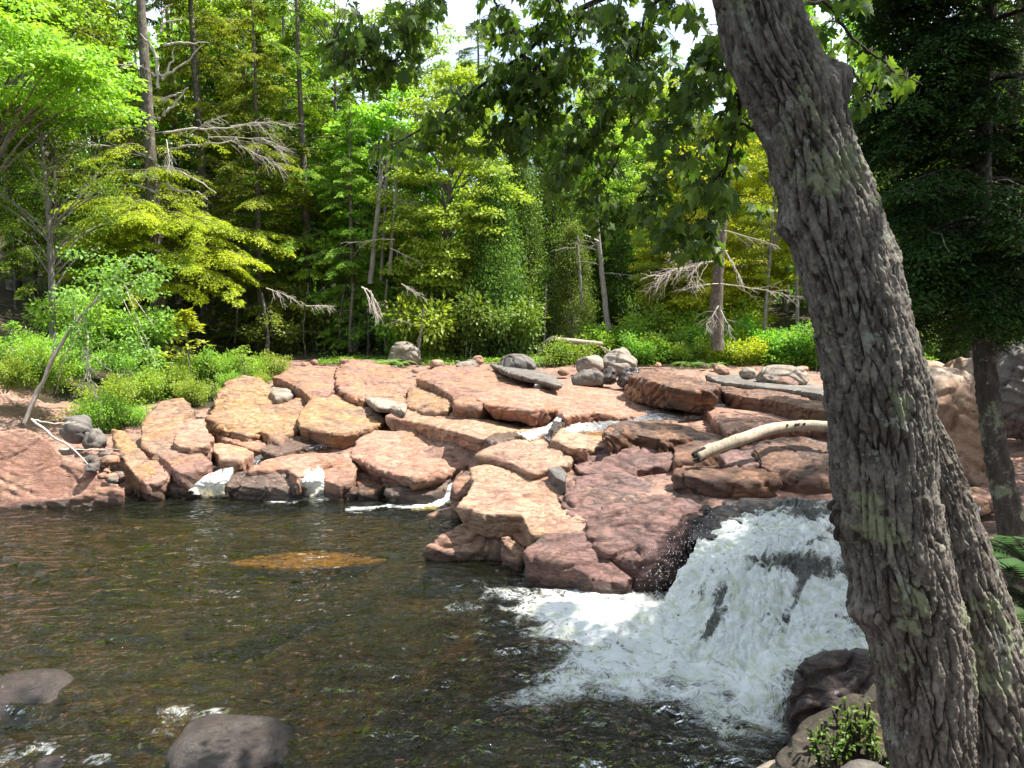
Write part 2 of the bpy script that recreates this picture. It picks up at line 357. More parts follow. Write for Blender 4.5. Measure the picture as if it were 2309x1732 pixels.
# ------------------------------------------------------------------ rocks
def finish_rock(name, V, Fc, vox, amp, seed, strata, smooth_it=3, mat=None):
    me = bpy.data.meshes.new('tmp'); me.from_pydata([tuple(v) for v in V], [], Fc); me.update()
    bm = bmesh.new(); bm.from_mesh(me); bmesh.ops.recalc_face_normals(bm, faces=bm.faces); bmesh.ops.triangulate(bm, faces=bm.faces); bm.to_mesh(me); bm.free()
    ob = bpy.data.objects.new('tmp', me); C.objects.link(ob)
    md = ob.modifiers.new('r', 'REMESH'); md.mode = 'VOXEL'; md.voxel_size = vox
    if smooth_it:
        ms = ob.modifiers.new('s', 'SMOOTH'); ms.factor = .5; ms.iterations = smooth_it
    dg = bpy.context.evaluated_depsgraph_get(); ev = ob.evaluated_get(dg); m2 = bpy.data.meshes.new_from_object(ev)
    bpy.data.objects.remove(ob); bpy.data.meshes.remove(me)
    n = len(m2.vertices); co = np.empty(n * 3, np.float32); m2.vertices.foreach_get('co', co); co = co.reshape(-1, 3).astype(float)
    no = np.empty(n * 3, np.float32); m2.vertices.foreach_get('normal', no); no = no.reshape(-1, 3).astype(float)
    x, y, z = co.T; s = seed
    d = amp * .8 * fbm(x * .9, y * .9, z * .9, 2, s)
    sx = .30 * x + .38 * y + .87 * z + .10 * fbm(x * 1.2, y * 1.2, z, 2, s + 3)       # dipping beds
    q = sx * strata; fr = q - np.floor(q); amt = .5 + .5 * vn(x * 1.4, y * 1.4, z, s + 8)
    side = 1 - np.clip(np.abs(no[:, 2]) - .25, 0, 1)
    d += amp * .8 * (sst(0, .14, fr) - fr) * amt * (.35 + .9 * side)
    ca, sa = math.cos(.5), math.sin(.5); qx = (x * ca + y * sa) * .75 + z * .5; qy = (-x * sa + y * ca) * 1.7 + z * .8
    w1, w2, wid = worley(qx + .25 * vn(x * 2, y * 2, z, s + 21), qy + .25 * vn(x * 2, y * 2, z, s + 22), s)
    d += amp * 1.1 * (wid - .55) - amp * .5 * np.exp(-((w2 - w1) / .045) ** 2)
    w1, w2, wid = worley(qx * 2.6 + 3, qy * 2.6, s + 1); d += amp * .5 * (wid - .5) * (.12 + side)
    rid = np.abs(fbm(x * 1.5, y * 1.5, z * 1.5, 2, s + 4)); d -= amp * .9 * np.exp(-(rid / .035) ** 2)
    d += amp * .12 * fbm(x * 7, y * 7, z * 7, 3, s + 5)
    co += no * d[:, None]
    m2.name = name; m2.materials.clear(); m2.materials.append(mat)
    co, c = recentre(co); m2.vertices.foreach_set('co', co.astype(np.float32).ravel())
    m2.polygons.foreach_set('use_smooth', np.ones(len(m2.polygons), bool)); m2.update()
    return m2, c
_seed = [100]
def slab(name, label, mat, pts, off=.12, z=None, depth=.5, under=.04, dome=.02, amp=.034, vox=.026, strata=7, cat='rock', group=None, xt=0, sm=0):
    """pts: outline of the top face; z=(front, back) heights, else the mean shelf + off"""
    _seed[0] += 13
    py = np.array([p[1] for p in pts], float); px = np.array([p[0] for p in pts], float); a, b = py.max(), py.min(); T = []
    for (x, y) in pts:
        if z: T.append(at(x, y, z[1] + (z[0] - z[1]) * (y - b) / (a - b + 1e-9) + xt * (x - px.mean()) / 100))
        else: T.append(hit(x, y, .01 + off * 1.25 * ((y - b) / (a - b)) ** .8))
    T = np.array(T); c = T.mean(0); n = len(T)
    if not z and n > 5: rr_ = np.random.default_rng(_seed[0]); T[:, 2] += (-.05 - .10 * rr_.random()) * (T[:, 0] - c[0]) + .03   # beds dip away to the right
    cd_ = T[:, :2] - c[:2]
    def ring(k, dz): r = T.copy(); r[:, :2] = c[:2] + cd_ * k; r[:, 2] += dz; return r
    V = np.vstack([ring(.80, dome * .5), ring(1.06, 0), ring(1.075, -.03 - depth * .1), ring(1 - under, -depth)])
    Fs = [list(range(n)), [3 * n + i for i in range(n)][::-1]]
    for k in range(3):
        for i in range(n): j = (i + 1) % n; Fs.append([k * n + i, k * n + j, (k + 1) * n + j, (k + 1) * n + i])
    me, c0 = finish_rock(name, V, Fs, vox, amp, _seed[0], strata, sm, RK[mat])
    return tag(link(name, me, loc=c0), label, cat, group)
def boulder(name, label, mat, px, py, wpx, hpx, z=None, off=-.15, yr=.8, amp=.06, vox=.03, rot=0, sq=2.4, cat='boulder', group=None, strata=6):
    """px,py: middle of its foot in the photo"""
    _seed[0] += 13
    c = at(px, py, z) if z is not None else hit(px, py, off); D = np.linalg.norm(c - np.array([0, 0, CAMZ]))
    rx = wpx / F * D / 2; h = hpx / F * D; ry = rx * yr; c = c + np.array([0, ry * .7, 0])
    bm = bmesh.new(); bmesh.ops.create_icosphere(bm, subdivisions=4, radius=1); V = np.array([v.co[:] for v in bm.verts]); Fs = [[v.index for v in f.verts] for f in bm.faces]; bm.free()
    V = np.sign(V) * np.abs(V) ** (2 / sq); s = _seed[0]
    r = np.random.default_rng(s)
    for k in range(9):                  # a few flat facets
        nn = r.normal(size=3); nn[2] = abs(nn[2]) * .6; nn /= np.linalg.norm(nn); q = r.uniform(.72, .98); t = V @ nn - q; V -= np.where(t > 0, t * .8, 0)[:, None] * nn
    V *= 1 + .10 * fbm(V[:, 0] * 1.3, V[:, 1] * 1.3, V[:, 2] * 1.3, 3, s)[:, None]
    V = V * np.array([rx, ry, h * .62]); cc, ss = math.cos(rot), math.sin(rot); V[:, [0, 2]] = np.stack([V[:, 0] * cc - V[:, 2] * ss, V[:, 0] * ss + V[:, 2] * cc], 1)
    V += c + np.array([0, 0, h * .38])
    me, c0 = finish_rock(name, V, Fs, vox, amp * min(1, h * 1.5), s, strata, 1, RK[mat])
    return tag(link(name, me, loc=c0), label, cat, group)
G1 = 'rocks of the sunlit shelf'
SL = [
 ('bank_rock', 'smooth pink and yellow rock dome sloping into the pool at the far left', 'pink', [(-60,1150),(-80,1000),(0,975),(45,972),(85,985),(125,1008),(155,1040),(200,1050),(235,1078),(275,1096),(262,1104),(160,1121),(60,1133)], dict(z=(-.03,1.05), depth=.7, dome=.12, amp=.022, sm=8)),
 ('rock_slab', 'narrow orange plank of rock leaning toward the pool beside the pebble gap', 'orange', [(253,966),(278,974),(325,1028),(347,1060),(312,1075),(285,1042),(262,1000)], dict(z=(.35,.8), depth=.4)),
 ('rock_block', 'rounded pinkish brown block at the water just left of the first small fall', 'pink', [(300,1045),(345,1030),(372,1040),(386,1068),(365,1083),(330,1087),(306,1068)], dict(z=(.30,.45), depth=.5)),
 ('rock_block', 'flat topped brown block with a black notch, left of the first small fall', 'red', [(362,1026),(375,1018),(430,1010),(457,1025),(472,1043),(450,1058),(405,1066),(385,1045)], dict(z=(.42,.6), depth=.5)),
 ('rock_dome', 'tall purple fronted rock dome with a pale crusted top beside the bushes', 'orange', [(320,962),(335,930),(365,905),(410,900),(440,925),(418,945),(402,985),(398,1020),(345,1022),(325,1000)], dict(z=(.55,1.15), depth=.7, dome=.08)),
 ('rock_block', 'cream coloured block with an undercut dark base below the purple dome', 'peach', [(392,995),(400,960),(422,942),(456,948),(480,985),(468,1000),(430,1008),(404,1003)], dict(z=(.68,.92), depth=.4)),
 ('rock_outcrop', 'yellow stained angular outcrop at the top of the shelf beside the saplings', 'orange', [(478,955),(495,915),(515,885),(545,870),(590,872),(615,895),(655,902),(690,898),(702,925),(680,945),(640,965),(622,978),(592,962),(560,972),(515,968)], dict(off=.26, depth=.6, dome=.12, amp=.07)),
 ('rock_slab', 'orange and pink wedge slab with a straight black shadow line under its long front edge', 'orange', [(706,905),(720,890),(768,886),(790,893),(828,905),(864,937),(820,957),(775,968),(750,969),(681,963),(676,948),(694,925)], dict(off=.28, depth=.4, dome=.08)),
 ('rock_slab', 'thin pink shelf rock between the yellow outcrop and the stream', 'pink', [(478,976),(530,972),(562,975),(605,1000),(560,1004),(500,992)], dict(off=.15, depth=.3)),
 ('rock_block', 'low peach block at the stream bend above the first small fall', 'peach', [(470,1010),(520,1002),(560,1008),(568,1022),(540,1036),(500,1034)], dict(off=.24, depth=.3)),
 ('rock_ledge', 'wet brown ledge under the first small fall from the left', 'wet', [(362,1090),(400,1068),(460,1056),(522,1050),(516,1080),(505,1088),(440,1092),(400,1100)], dict(z=(.16,.36), depth=.5)),
 ('rock_wedge', 'dark diagonally striped wedge between the first and second small falls', 'wet', [(512,1082),(522,1068),(600,1055),(645,1056),(684,1092),(660,1100),(610,1098),(560,1096),(516,1094)], dict(z=(.20,.42), depth=.5, strata=11, amp=.06)),
 ('rock_slab', 'pink slab sloping down between the stream and the second small fall', 'pink', [(560,1060),(600,1040),(660,1025),(735,1022),(740,1045),(700,1062),(672,1075),(650,1056)], dict(z=(.40,.5), depth=.3)),
 ('rock_slab', 'wet grey brown slab lying in the left stream', 'wet', [(590,1020),(640,996),(700,980),(760,976),(790,984),(700,1003),(625,1030)], dict(off=.10, depth=.25)),
 ('rock_block', 'pink angular block standing right of the second small fall', 'pink', [(729,1040),(750,1026),(786,1022),(805,1052),(791,1084),(764,1092),(731,1080)], dict(z=(.25,.52), depth=.5, dome=.03)),
 ('rock_slab', 'huge smooth pink slab undercut by a black crack, in the middle of the shelf', 'pink', [(797,1024),(815,992),(850,972),(898,974),(970,972),(1042,979),(1093,995),(1106,1010),(1086,1028),(1042,1048),(988,1066),(934,1076),(880,1062),(836,1042)], dict(z=(.42,.66), depth=.45, under=.22, dome=.06, vox=.03)),
 ('rock_wedge', 'small dark wedge tucked under the huge smooth slab', 'brown', [(805,1085),(835,1080),(866,1096),(850,1108),(812,1110)], dict(z=(.12,.2), depth=.4)),
 ('rock_block', 'low brown stone at the water right of the second small fall', 'brown', [(768,1102),(790,1096),(812,1100),(812,1112),(775,1113)], dict(z=(.08,.14), depth=.3)),
 ('rock_ledge', 'wet mossy ledge left of the curling white stream', 'wet', [(872,1102),(930,1088),(985,1075),(1012,1080),(1002,1102),(975,1112),(905,1115)], dict(z=(.16,.34), depth=.5)),
 ('rock_slab', 'long flat peach slab across the middle of the shelf with fine cracks', 'peach', [(880,965),(910,945),(960,922),(1010,912),(1100,932),(1235,944),(1180,962),(1110,980),(1050,974),(960,968)], dict(off=.14, depth=.3, dome=.03)),
 ('rock_slab', 'broad purple and red slab on the upper shelf below the grass', 'red', [(768,884),(760,850),(778,832),(825,826),(880,826),(915,834),(945,862),(905,880),(910,894),(843,897),(820,900),(790,892)], dict(off=.26, depth=.5, dome=.12, amp=.07)),
 ('rock_dome', 'orange dome between the red slab and the yellow weeds', 'orange', [(915,918),(925,888),(963,877),(1006,884),(1022,905),(1006,922),(955,929)], dict(off=.25, depth=.4, dome=.1)),
 ('rock_slab', 'large red slab with a grey stained right end on the upper shelf', 'red', [(948,872),(972,850),(1000,838),(1060,832),(1115,837),(1187,850),(1204,878),(1187,888),(1133,895),(1079,911),(1028,912),(1020,896),(985,880)], dict(off=.27, depth=.5, dome=.1)),
 ('rock_block', 'pale block bridging a black hole in the middle of the shelf', 'pale', [(826,907),(847,896),(898,897),(917,912),(909,922),(880,918),(854,919)], dict(off=.42, depth=.14, under=.02)),
 ('rock_slab', 'purple grey slab at the upper left rim of the shelf', 'red', [(619,856),(674,836),(717,832),(768,834),(762,870),(735,886),(697,890),(676,876),(652,866)], dict(off=.30, depth=.5, dome=.1)),
 ('rock_block', 'small pale yellow block behind the yellow stained outcrop', 'pale', [(608,880),(618,866),(645,866),(656,888),(622,894)], dict(off=.34, depth=.3)),
 ('rock_slab', 'long thin dark slab overhanging the tiny upper fall', 'grey', [(1108,830),(1150,826),(1205,832),(1250,846),(1264,864),(1230,860),(1150,846)], dict(off=.34, depth=.14, under=.04)),
 ('rock_slab', 'wide dusty pink slab right of the tiny upper fall', 'pink', [(1078,916),(1133,900),(1200,887),(1300,868),(1405,874),(1430,890),(1495,902),(1465,917),(1385,932),(1340,928),(1272,942),(1255,930),(1200,938),(1110,934)], dict(off=.16, depth=.3, dome=.06)),
 ('rock_slab', 'peach prow shaped slab with a black undercut front, above the curling stream', 'peach', [(1080,1025),(1117,1008),(1140,996),(1171,990),(1234,992),(1250,1004),(1282,1022),(1284,1036),(1262,1048),(1231,1056),(1200,1062),(1165,1048),(1125,1032)], dict(z=(.92,1.02), depth=.30, under=.12, dome=.04)),
 ('rock_block', 'small tilted prism block right of the prow shaped slab', 'grey', [(1234,1056),(1262,1048),(1278,1064),(1276,1084),(1255,1076)], dict(z=(.90,.98), depth=.3)),
 ('rock_slab', 'big tilted peach slab with a sawn looking dark front face beside the pool', 'peach', [(1066,1056),(1101,1048),(1171,1063),(1222,1064),(1272,1087),(1262,1117),(1275,1144),(1326,1187),(1323,1200),(1274,1198),(1236,1199),(1200,1200),(1187,1182),(1177,1157),(1095,1156),(1040,1138),(1062,1114),(1073,1090)], dict(z=(.50,.86), depth=.34, under=.10, dome=.02, amp=.03, sm=1)),
 ('rock_wedge', 'low yellow brown wedge reaching furthest into the pool', 'peach', [(963,1234),(1000,1206),(1052,1181),(1075,1180),(1125,1208),(1158,1250),(1144,1256),(1073,1250),(1008,1243)], dict(z=(.06,.38), depth=.4, dome=.06, amp=.04)),
 ('rock_block', 'slim bar of pale rock leaning under the big tilted slab', 'peach', [(1125,1212),(1144,1204),(1187,1236),(1186,1246),(1166,1254)], dict(z=(.18,.36), depth=.4, sm=1)),
 ('rock_block', 'small triangular brown block wedged below the dark front face', 'pink', [(1155,1202),(1179,1190),(1199,1203),(1197,1218),(1182,1232)], dict(z=(.26,.38), depth=.4, sm=1)),
 ('rock_slab', 'sloping brown pink slab running down to the white water', 'purple', [(1185,1242),(1236,1203),(1323,1203),(1340,1222),(1380,1265),(1425,1300),(1395,1312),(1334,1302),(1290,1272),(1240,1262),(1196,1252)], dict(z=(.16,.50), depth=.5, dome=.04)),
 ('rock_wedge', 'dark cracked wedge half in the water below the sloping slab', 'dark', [(1180,1275),(1210,1262),(1270,1270),(1320,1300),(1310,1312),(1230,1300)], dict(z=(.05,.22), depth=.4, amp=.07)),
 ('boulder', 'brown hollowed boulder in the middle of the outcrop above the round purple one', 'purple', [(1262,1117),(1272,1087),(1301,1070),(1361,1063),(1415,1066),(1450,1088),(1485,1115),(1429,1130),(1390,1136),(1361,1146),(1340,1168),(1322,1180),(1284,1152)], dict(z=(.56,.86), depth=.6, dome=.10, amp=.08, strata=9, cat='boulder')),
 ('boulder', 'big round purple boulder left of the white water', 'purple', [(1332,1205),(1333,1170),(1365,1148),(1420,1142),(1480,1122),(1550,1128),(1580,1146),(1565,1185),(1535,1225),(1480,1258),(1430,1262),(1370,1240)], dict(z=(.34,.78), depth=.8, dome=.12, amp=.06, under=.02, cat='boulder')),
 ('rock_ledge', 'layered orange and black ledge at the back of the shelf', 'brown', [(1425,862),(1432,848),(1455,838),(1505,838),(1560,846),(1612,864),(1608,876),(1565,878),(1510,876),(1465,870)], dict(off=.44, depth=.5, amp=.08, strata=9)),
 ('rock_ledge', 'lower orange lip jutting from under the layered ledge', 'orange', [(1412,880),(1420,872),(1470,872),(1500,880),(1490,888),(1440,886)], dict(off=.22, depth=.3, amp=.06, strata=10)),
 ('rock_slab', 'flat grey jointed slab behind the brown slab at the back right', 'grey', [(1598,854),(1640,848),(1730,850),(1800,860),(1865,876),(1900,892),(1765,878),(1700,874),(1620,866)], dict(off=.26, depth=.4)),
 ('rock_slab', 'long brown slab with a rounded nose in front of the flat grey slab', 'brown', [(1618,876),(1700,872),(1780,884),(1880,902),(1900,930),(1800,918),(1720,904),(1668,900),(1640,896)], dict(off=.36, depth=.4, dome=.08, amp=.06)),
 ('rock_slab', 'peach sheet of rock above the bleached log', 'pink', [(1560,925),(1640,918),(1740,926),(1880,948),(1890,962),(1740,962),(1700,968),(1645,985),(1622,960),(1600,935)], dict(off=.18, depth=.3, dome=.06)),
 ('rock_ledge', 'rough orange ledge of shattered rock below the wet sheet', 'brown', [(1372,1000),(1388,968),(1440,958),(1500,948),(1560,946),(1612,954),(1632,978),(1590,982),(1540,990),(1490,996),(1440,990),(1405,996)], dict(off=.24, depth=.4, amp=.055, strata=7, dome=.08)),
 ('rock_slab', 'purple pink slab between the rough ledge and the hollowed boulder', 'purple', [(1288,1034),(1330,1016),(1400,1008),(1520,1018),(1524,1044),(1445,1056),(1400,1058),(1320,1064)], dict(z=(.86,.98), depth=.4, amp=.06)),
 ('rock_block', 'upright faced brown block under the broken end of the log', 'brown', [(1520,1004),(1560,992),(1610,986),(1650,1000),(1604,1024),(1565,1034),(1526,1036)], dict(z=(1.0,1.08), depth=.4)),
 ('rock_slab', 'orange brown slab with a black base below the log', 'brown', [(1524,1054),(1560,1042),(1640,1048),(1700,1058),(1745,1078),(1700,1084),(1600,1080),(1560,1074),(1528,1066)], dict(z=(.98,1.02), depth=.5, under=.2, amp=.07, strata=9)),
 ('boulder', 'large dark red boulder right of the log, beside the tree trunk', 'brown', [(1702,1010),(1712,994),(1760,983),(1830,988),(1900,1006),(1930,1050),(1900,1075),(1840,1085),(1770,1075),(1722,1050)], dict(z=(.92,1.2), depth=.7, under=.15, dome=.10, amp=.06, cat='boulder')),
 ('rock_slab', 'small purple slab squeezed under the middle of the log', 'purple', [(1625,1028),(1660,1015),(1705,1018),(1708,1045),(1680,1050),(1640,1046)], dict(z=(1.0,1.02), depth=.3)),
 ('rock_ledge', 'wet black ledge at the head of the big fall', 'dark', [(1560,1170),(1590,1148),(1640,1132),(1740,1126),(1800,1132),(1730,1158),(1650,1190),(1600,1215),(1560,1215)], dict(z=(.62,.84), depth=.8, amp=.08)),
 ('rock_slab', 'peach slab right beside the upper white cascade', 'peach', [(1246,1003),(1261,979),(1288,965),(1339,972),(1376,980),(1364,1002),(1323,1014),(1280,1012)], dict(off=.17, depth=.3, dome=.05)),
 ('rock_ledge', 'dark brown lip beside the upper white cascade', 'wet', [(1098,996),(1115,985),(1150,974),(1190,974),(1176,986),(1140,996),(1108,1002)], dict(off=.10, depth=.3)),
 ('rock_block', 'black chunk splitting the upper white cascade in two', 'dark', [(1240,972),(1252,950),(1262,944),(1276,950),(1262,964),(1250,980)], dict(off=.22, depth=.3)),
 ('rock_wedge', 'brown hollow block at the right of the curling stream', 'red', [(1024,1098),(1030,1072),(1050,1056),(1066,1058),(1072,1092),(1060,1112),(1036,1108)], dict(z=(.38,.66), depth=.6, amp=.08)),
 ('rock_slab', 'low sunlit tongue of rock lying in the pool left of the big tilted slab', 'peach', [(965,1160),(1000,1148),(1040,1142),(1046,1158),(1020,1168),(985,1170)], dict(z=(-.01,.05), depth=.3, amp=.02)),
 ('rock_slab', 'flat wet slab left of the sloping orange plank by the pebbles', 'pink', [(268,1096),(300,1085),(310,1094),(300,1104),(275,1106)], dict(z=(.05,.12), depth=.3)),
 ('submerged_slab', 'amber slab just under the water in the middle of the pool', 'amber', [(520,1268),(590,1250),(700,1240),(800,1248),(862,1260),(770,1272),(640,1279)], dict(z=(-.035,-.004), depth=.25, under=.3, dome=.0, amp=.02, sm=5)),
 ('wet_boulder', 'black wet rock with a thin veil of water, below the big fall by the trunk', 'dark', [(1785,1555),(1795,1500),(1860,1478),(1960,1480),(2040,1500),(2050,1580),(1960,1590),(1860,1600),(1800,1590)], dict(z=(.35,.62), depth=.7, dome=.08, amp=.06, vox=.022, cat='boulder')),
 ('bank_boulder', 'brown mossy boulder with weeds on top at the foot of the big trunk', 'moss', [(1738,1745),(1765,1690),(1835,1635),(1900,1600),(1960,1570),(2080,1545),(2130,1732),(2100,1830),(1760,1830)], dict(z=(.62,.92), depth=1.0, dome=.12, amp=.05, vox=.022, cat='boulder')),
]
for nm, lb, mt, pts, kw in SL: slab(nm, lb, mt, pts, **kw)
BL = [
 ('pebble_boulder', 'round grey boulder in the gap of pebbles at the left', 'grey', 206, 1012, 48, 40, dict(z=.45)),
 ('boulder', 'grey boulder half under the bushes at the left', 'grey', 165, 990, 62, 46, dict(z=.6)),
 ('boulder', 'large pale grey boulder at the edge of the dark wood', 'pale', 912, 822, 76, 48, dict(off=.0)),
 ('boulder', 'grey pointed boulder left of the bank grass at the back of the shelf', 'grey', 1168, 838, 90, 40, dict(off=.05, sq=2)),
 ('boulder', 'small flat pale boulder on the rim left of the pointed grey one', 'pale', 1052, 834, 52, 20, dict(off=.05)),
 ('boulder', 'little pink boulder behind the flat pale one on the rim', 'peach', 1076, 822, 30, 20, dict(off=.05)),
 ('boulder', 'little brown boulder right of the large pale grey boulder', 'peach', 985, 828, 36, 16, dict(off=.02)),
 ('boulder', 'left one of two big pale boulders below the bank shrubs', 'pale', 1333, 838, 72, 38, dict(off=.1)),
 ('boulder', 'right and taller one of two big pale boulders below the bank shrubs', 'pale', 1400, 838, 78, 52, dict(off=.1, sq=2)),
 ('boulder', 'grey flat block below the left big pale boulder', 'grey', 1330, 866, 76, 32, dict(off=.05, sq=4)),
 ('boulder', 'small brown cobble between the grey block and the pale boulders', 'purple', 1341, 848, 30, 18, dict(off=.15)),
 ('boulder', 'dark oval boulder in front of the tall pale boulder', 'dark', 1374, 862, 42, 36, dict(off=.1)),
 ('boulder', 'dark square boulder right of the dark oval one', 'dark', 1418, 866, 48, 40, dict(off=.1, sq=4)),
 ('boulder', 'broad whitish boulder at the foot of the shrubs near the trunk', 'pale', 1772, 868, 112, 42, dict(off=.2)),
 ('boulder', 'small brown boulder in front of the broad whitish one', 'red', 1779, 872, 46, 20, dict(off=.2)),
 ('boulder', 'small pale boulder left of the broad whitish one under the shrubs', 'pale', 1690, 852, 40, 20, dict(off=.2)),
 ('boulder', 'huge sunlit boulder with brown stains behind the big trunk', 'tan', 2142, 1082, 215, 235, dict(z=.85, yr=.9, sq=2.3, vox=.035, rot=-.25)),
 ('boulder', 'grey lichened boulder between the huge boulder and the slim dark trunk', 'tan', 2262, 960, 190, 130, dict(z=1.1)),
 ('boulder', 'dark boulder under the hemlock at the right edge', 'grey', 2330, 960, 150, 150, dict(z=1.3)),
 ('boulder', 'flat tan boulder beyond the huge boulder behind the trunk', 'tan', 2090, 850, 130, 30, dict(z=1.3)),
 ('boulder', 'smooth grey boulder rising from the pool at the bottom of the photo', 'slate', 487, 1778, 240, 64, dict(z=-.12, yr=1.1, sq=2.5, amp=.045, vox=.022)),
 ('boulder', 'dark grey boulder cut by the left edge at the bottom of the pool', 'slate', -20, 1655, 215, 50, dict(z=-.16, yr=1.0, sq=2.1, amp=.02)),
 ('boulder', 'thin dark stone tip poking out of the foamy corner water', 'slate', 100, 1745, 100, 14, dict(z=-.05, amp=.02)),
 ('sunken_stone', 'long brown stone just under the surface left of the smooth grey boulder', 'wet', 300, 1665, 210, 30, dict(z=-.17, amp=.02)),
 ('sunken_stone', 'short brown stone under the surface touching the smooth grey boulder', 'wet', 360, 1700, 80, 40, dict(z=-.17, amp=.02)),
 ('bank_stone', 'smooth pale stone at the bottom edge left of the trunk foot', 'grey', 1985, 1815, 140, 50, dict(z=.80, amp=.02)),
 ('bank_stone', 'low cream stone at the bottom edge below the mossy boulder', 'pale', 1790, 1795, 150, 24, dict(z=.60, amp=.02)),
]
for nm, lb, mt, a, b, wd, hh, kw in BL: boulder(nm, lb, mt, a, b, wd, hh, **kw)
# loose stones in the gap and along the rims: copies of four stones
protos = []
for k in range(4):
    o = boulder('loose_stone', 'x', ['red', 'peach', 'grey', 'wet'][k], 700, 1000, 60, 36, z=.5, amp=.03, vox=.02); protos.append(o)
spots = [(235+random.uniform(-30,45), random.uniform(1005,1085), random.uniform(.3,.62), random.uniform(.25,.6)) for _ in range(26)]
spots += [(random.uniform(600,1870), random.uniform(818,842), None, random.uniform(.35,.8)) for _ in range(26)]
spots += [(2170+random.uniform(-60,120), random.uniform(1085,1150), .8, random.uniform(.3,.8)) for _ in range(8)]
for i, (a, b, z, s) in enumerate(spots):
    p = at(a, b, z) if z else hit(a, b, .1)
    q = protos[i % 4] if i < 4 else protos[i % 4].copy()
    if i >= 4: C.objects.link(q)
    q.location = p - np.array([0, 0, .1 * s]); q.scale = (s, s, s * random.uniform(.7, 1)); q.rotation_euler = (0, 0, random.uniform(0, 6.3))
    where = 'in the pebble gap at the left of the shelf' if i < 26 else ('along the back rim of the shelf' if i < 52 else 'behind the big trunk beside the slim dark trunk')
    tag(q, 'fist to head sized loose stone ' + where, 'stone', 'loose stones ' + where)
# ------------------------------------------------------------------ water
def foam_pattern(m, scale, stretch=(1, 1, 1), dist=1.2):
    p = m.pos(stretch)
    a = m.noise(p, scale, 8, .68, dist); b = m.noise(p, scale * 2.7, 8, .7, dist * 1.3)
    ra = m.math('MULTIPLY', m.math('ABSOLUTE', m.math('SUBTRACT', b, .5)), 4.2)      # lace
    lace = m.math('SUBTRACT', 1., ra)
    return m.math('ADD', m.math('MULTIPLY', a, .95), m.math('MULTIPLY', lace, .32)), a, b
def foam_shader(m, bh, scale=1.):
    p = m.pos(); g = m.noise(p, 6 * scale, 6, .6, .5)
    c = m.ramp(g, [(.34, (.68, .72, .57)), (.50, (.84, .87, .85)), (.66, (.94, .95, .96))])
    nb = m.bump(bh, .55, .035); pb = m.pbr(c, .55, nb, .25); t = m.n('BsdfTranslucent'); m.t.links.new(c, t.inputs['Color']); m.t.links.new(nb, t.inputs['Normal'])
    x = m.n('MixShader'); x.inputs[0].default_value = .35; m.t.links.new(pb, x.inputs[1]); m.t.links.new(t.outputs[0], x.inputs[2]); return x.outputs[0]
def water_surface(m, ripple_in):
    pw = m.pos((1., 2.1, 1.)); pf = m.pos()
    r1 = m.noise(pw, 4.2, 2.5, .5, .6); r2 = m.noise(pf, 10, 4, .55, .9)
    h = m.math('ADD', m.math('MULTIPLY', r1, 1.), m.math('MULTIPLY', r2, ripple_in))
    nr = m.bump(h, 1., .10)
    fr = m.n('Fresnel'); fr.inputs['IOR'].default_value = 1.34; m.t.links.new(nr, fr.inputs['Normal'])
    tr = m.n('BsdfTransparent'); tr.inputs['Color'].default_value = (.74, .63, .34, 1)
    df = m.n('BsdfDiffuse'); df.inputs['Color'].default_value = (.017, .021, .008, 1)
    mx_ = m.n('MixShader'); mx_.inputs[0].default_value = .15; m.t.links.new(tr.outputs[0], mx_.inputs[1]); m.t.links.new(df.outputs[0], mx_.inputs[2])
    gl = m.n('BsdfGlossy'); gl.inputs['Roughness'].default_value = .02; gl.inputs['Color'].default_value = (1, 1, 1, 1); m.t.links.new(nr, gl.inputs['Normal'])
    x = m.n('MixShader'); m.t.links.new(fr.outputs[0], x.inputs[0]); m.t.links.new(mx_.outputs[0], x.inputs[1]); m.t.links.new(gl.outputs[0], x.inputs[2])
    return x.outputs[0], r2
m = M_('pool_water'); fd = m.attr('foam'); tb = m.attr('turb')
ws, r2 = water_surface(m, m.math('MULTIPLY_ADD', tb, 1.3, .08))
pat, a, b = foam_pattern(m, 2.6)
th = m.math('SUBTRACT', 1.28, fd)
k = m.n('MapRange'); k.interpolation_type = 'SMOOTHSTEP'; m.t.links.new(pat, k.inputs['Value'])
m.t.links.new(m.math('SUBTRACT', th, .09), k.inputs['From Min']); m.t.links.new(m.math('ADD', th, .22), k.inputs['From Max'])
fs = foam_shader(m, m.math('ADD', a, m.math('MULTIPLY', b, .6)))
x = m.n('MixShader'); m.t.links.new(k.outputs[0], x.inputs[0]); m.t.links.new(ws, x.inputs[1]); m.t.links.new(fs, x.inputs[2])
WATER = m.end(x.outputs[0])
m = M_('falling_water'); fd = m.attr('foam')
pat, a, b = foam_pattern(m, 3.6, (1.0, .8, .55), 1.0)
th = m.math('SUBTRACT', 1.28, fd)
k = m.n('MapRange'); k.interpolation_type = 'SMOOTHSTEP'; m.t.links.new(pat, k.inputs['Value'])
m.t.links.new(m.math('SUBTRACT', th, .08), k.inputs['From Min']); m.t.links.new(m.math('ADD', th, .18), k.inputs['From Max'])
fs = foam_shader(m, m.math('ADD', a, m.math('MULTIPLY', b, 1.2)), 1.5)
dk = m.pbr((.05, .05, .04), .12, m.bump(m.noise(m.pos(), 14, 6, .7, .8), .8, .04), .6)
x = m.n('MixShader'); m.t.links.new(k.outputs[0], x.inputs[0]); m.t.links.new(dk, x.inputs[1]); m.t.links.new(fs, x.inputs[2])
FALL = m.end(x.outputs[0])

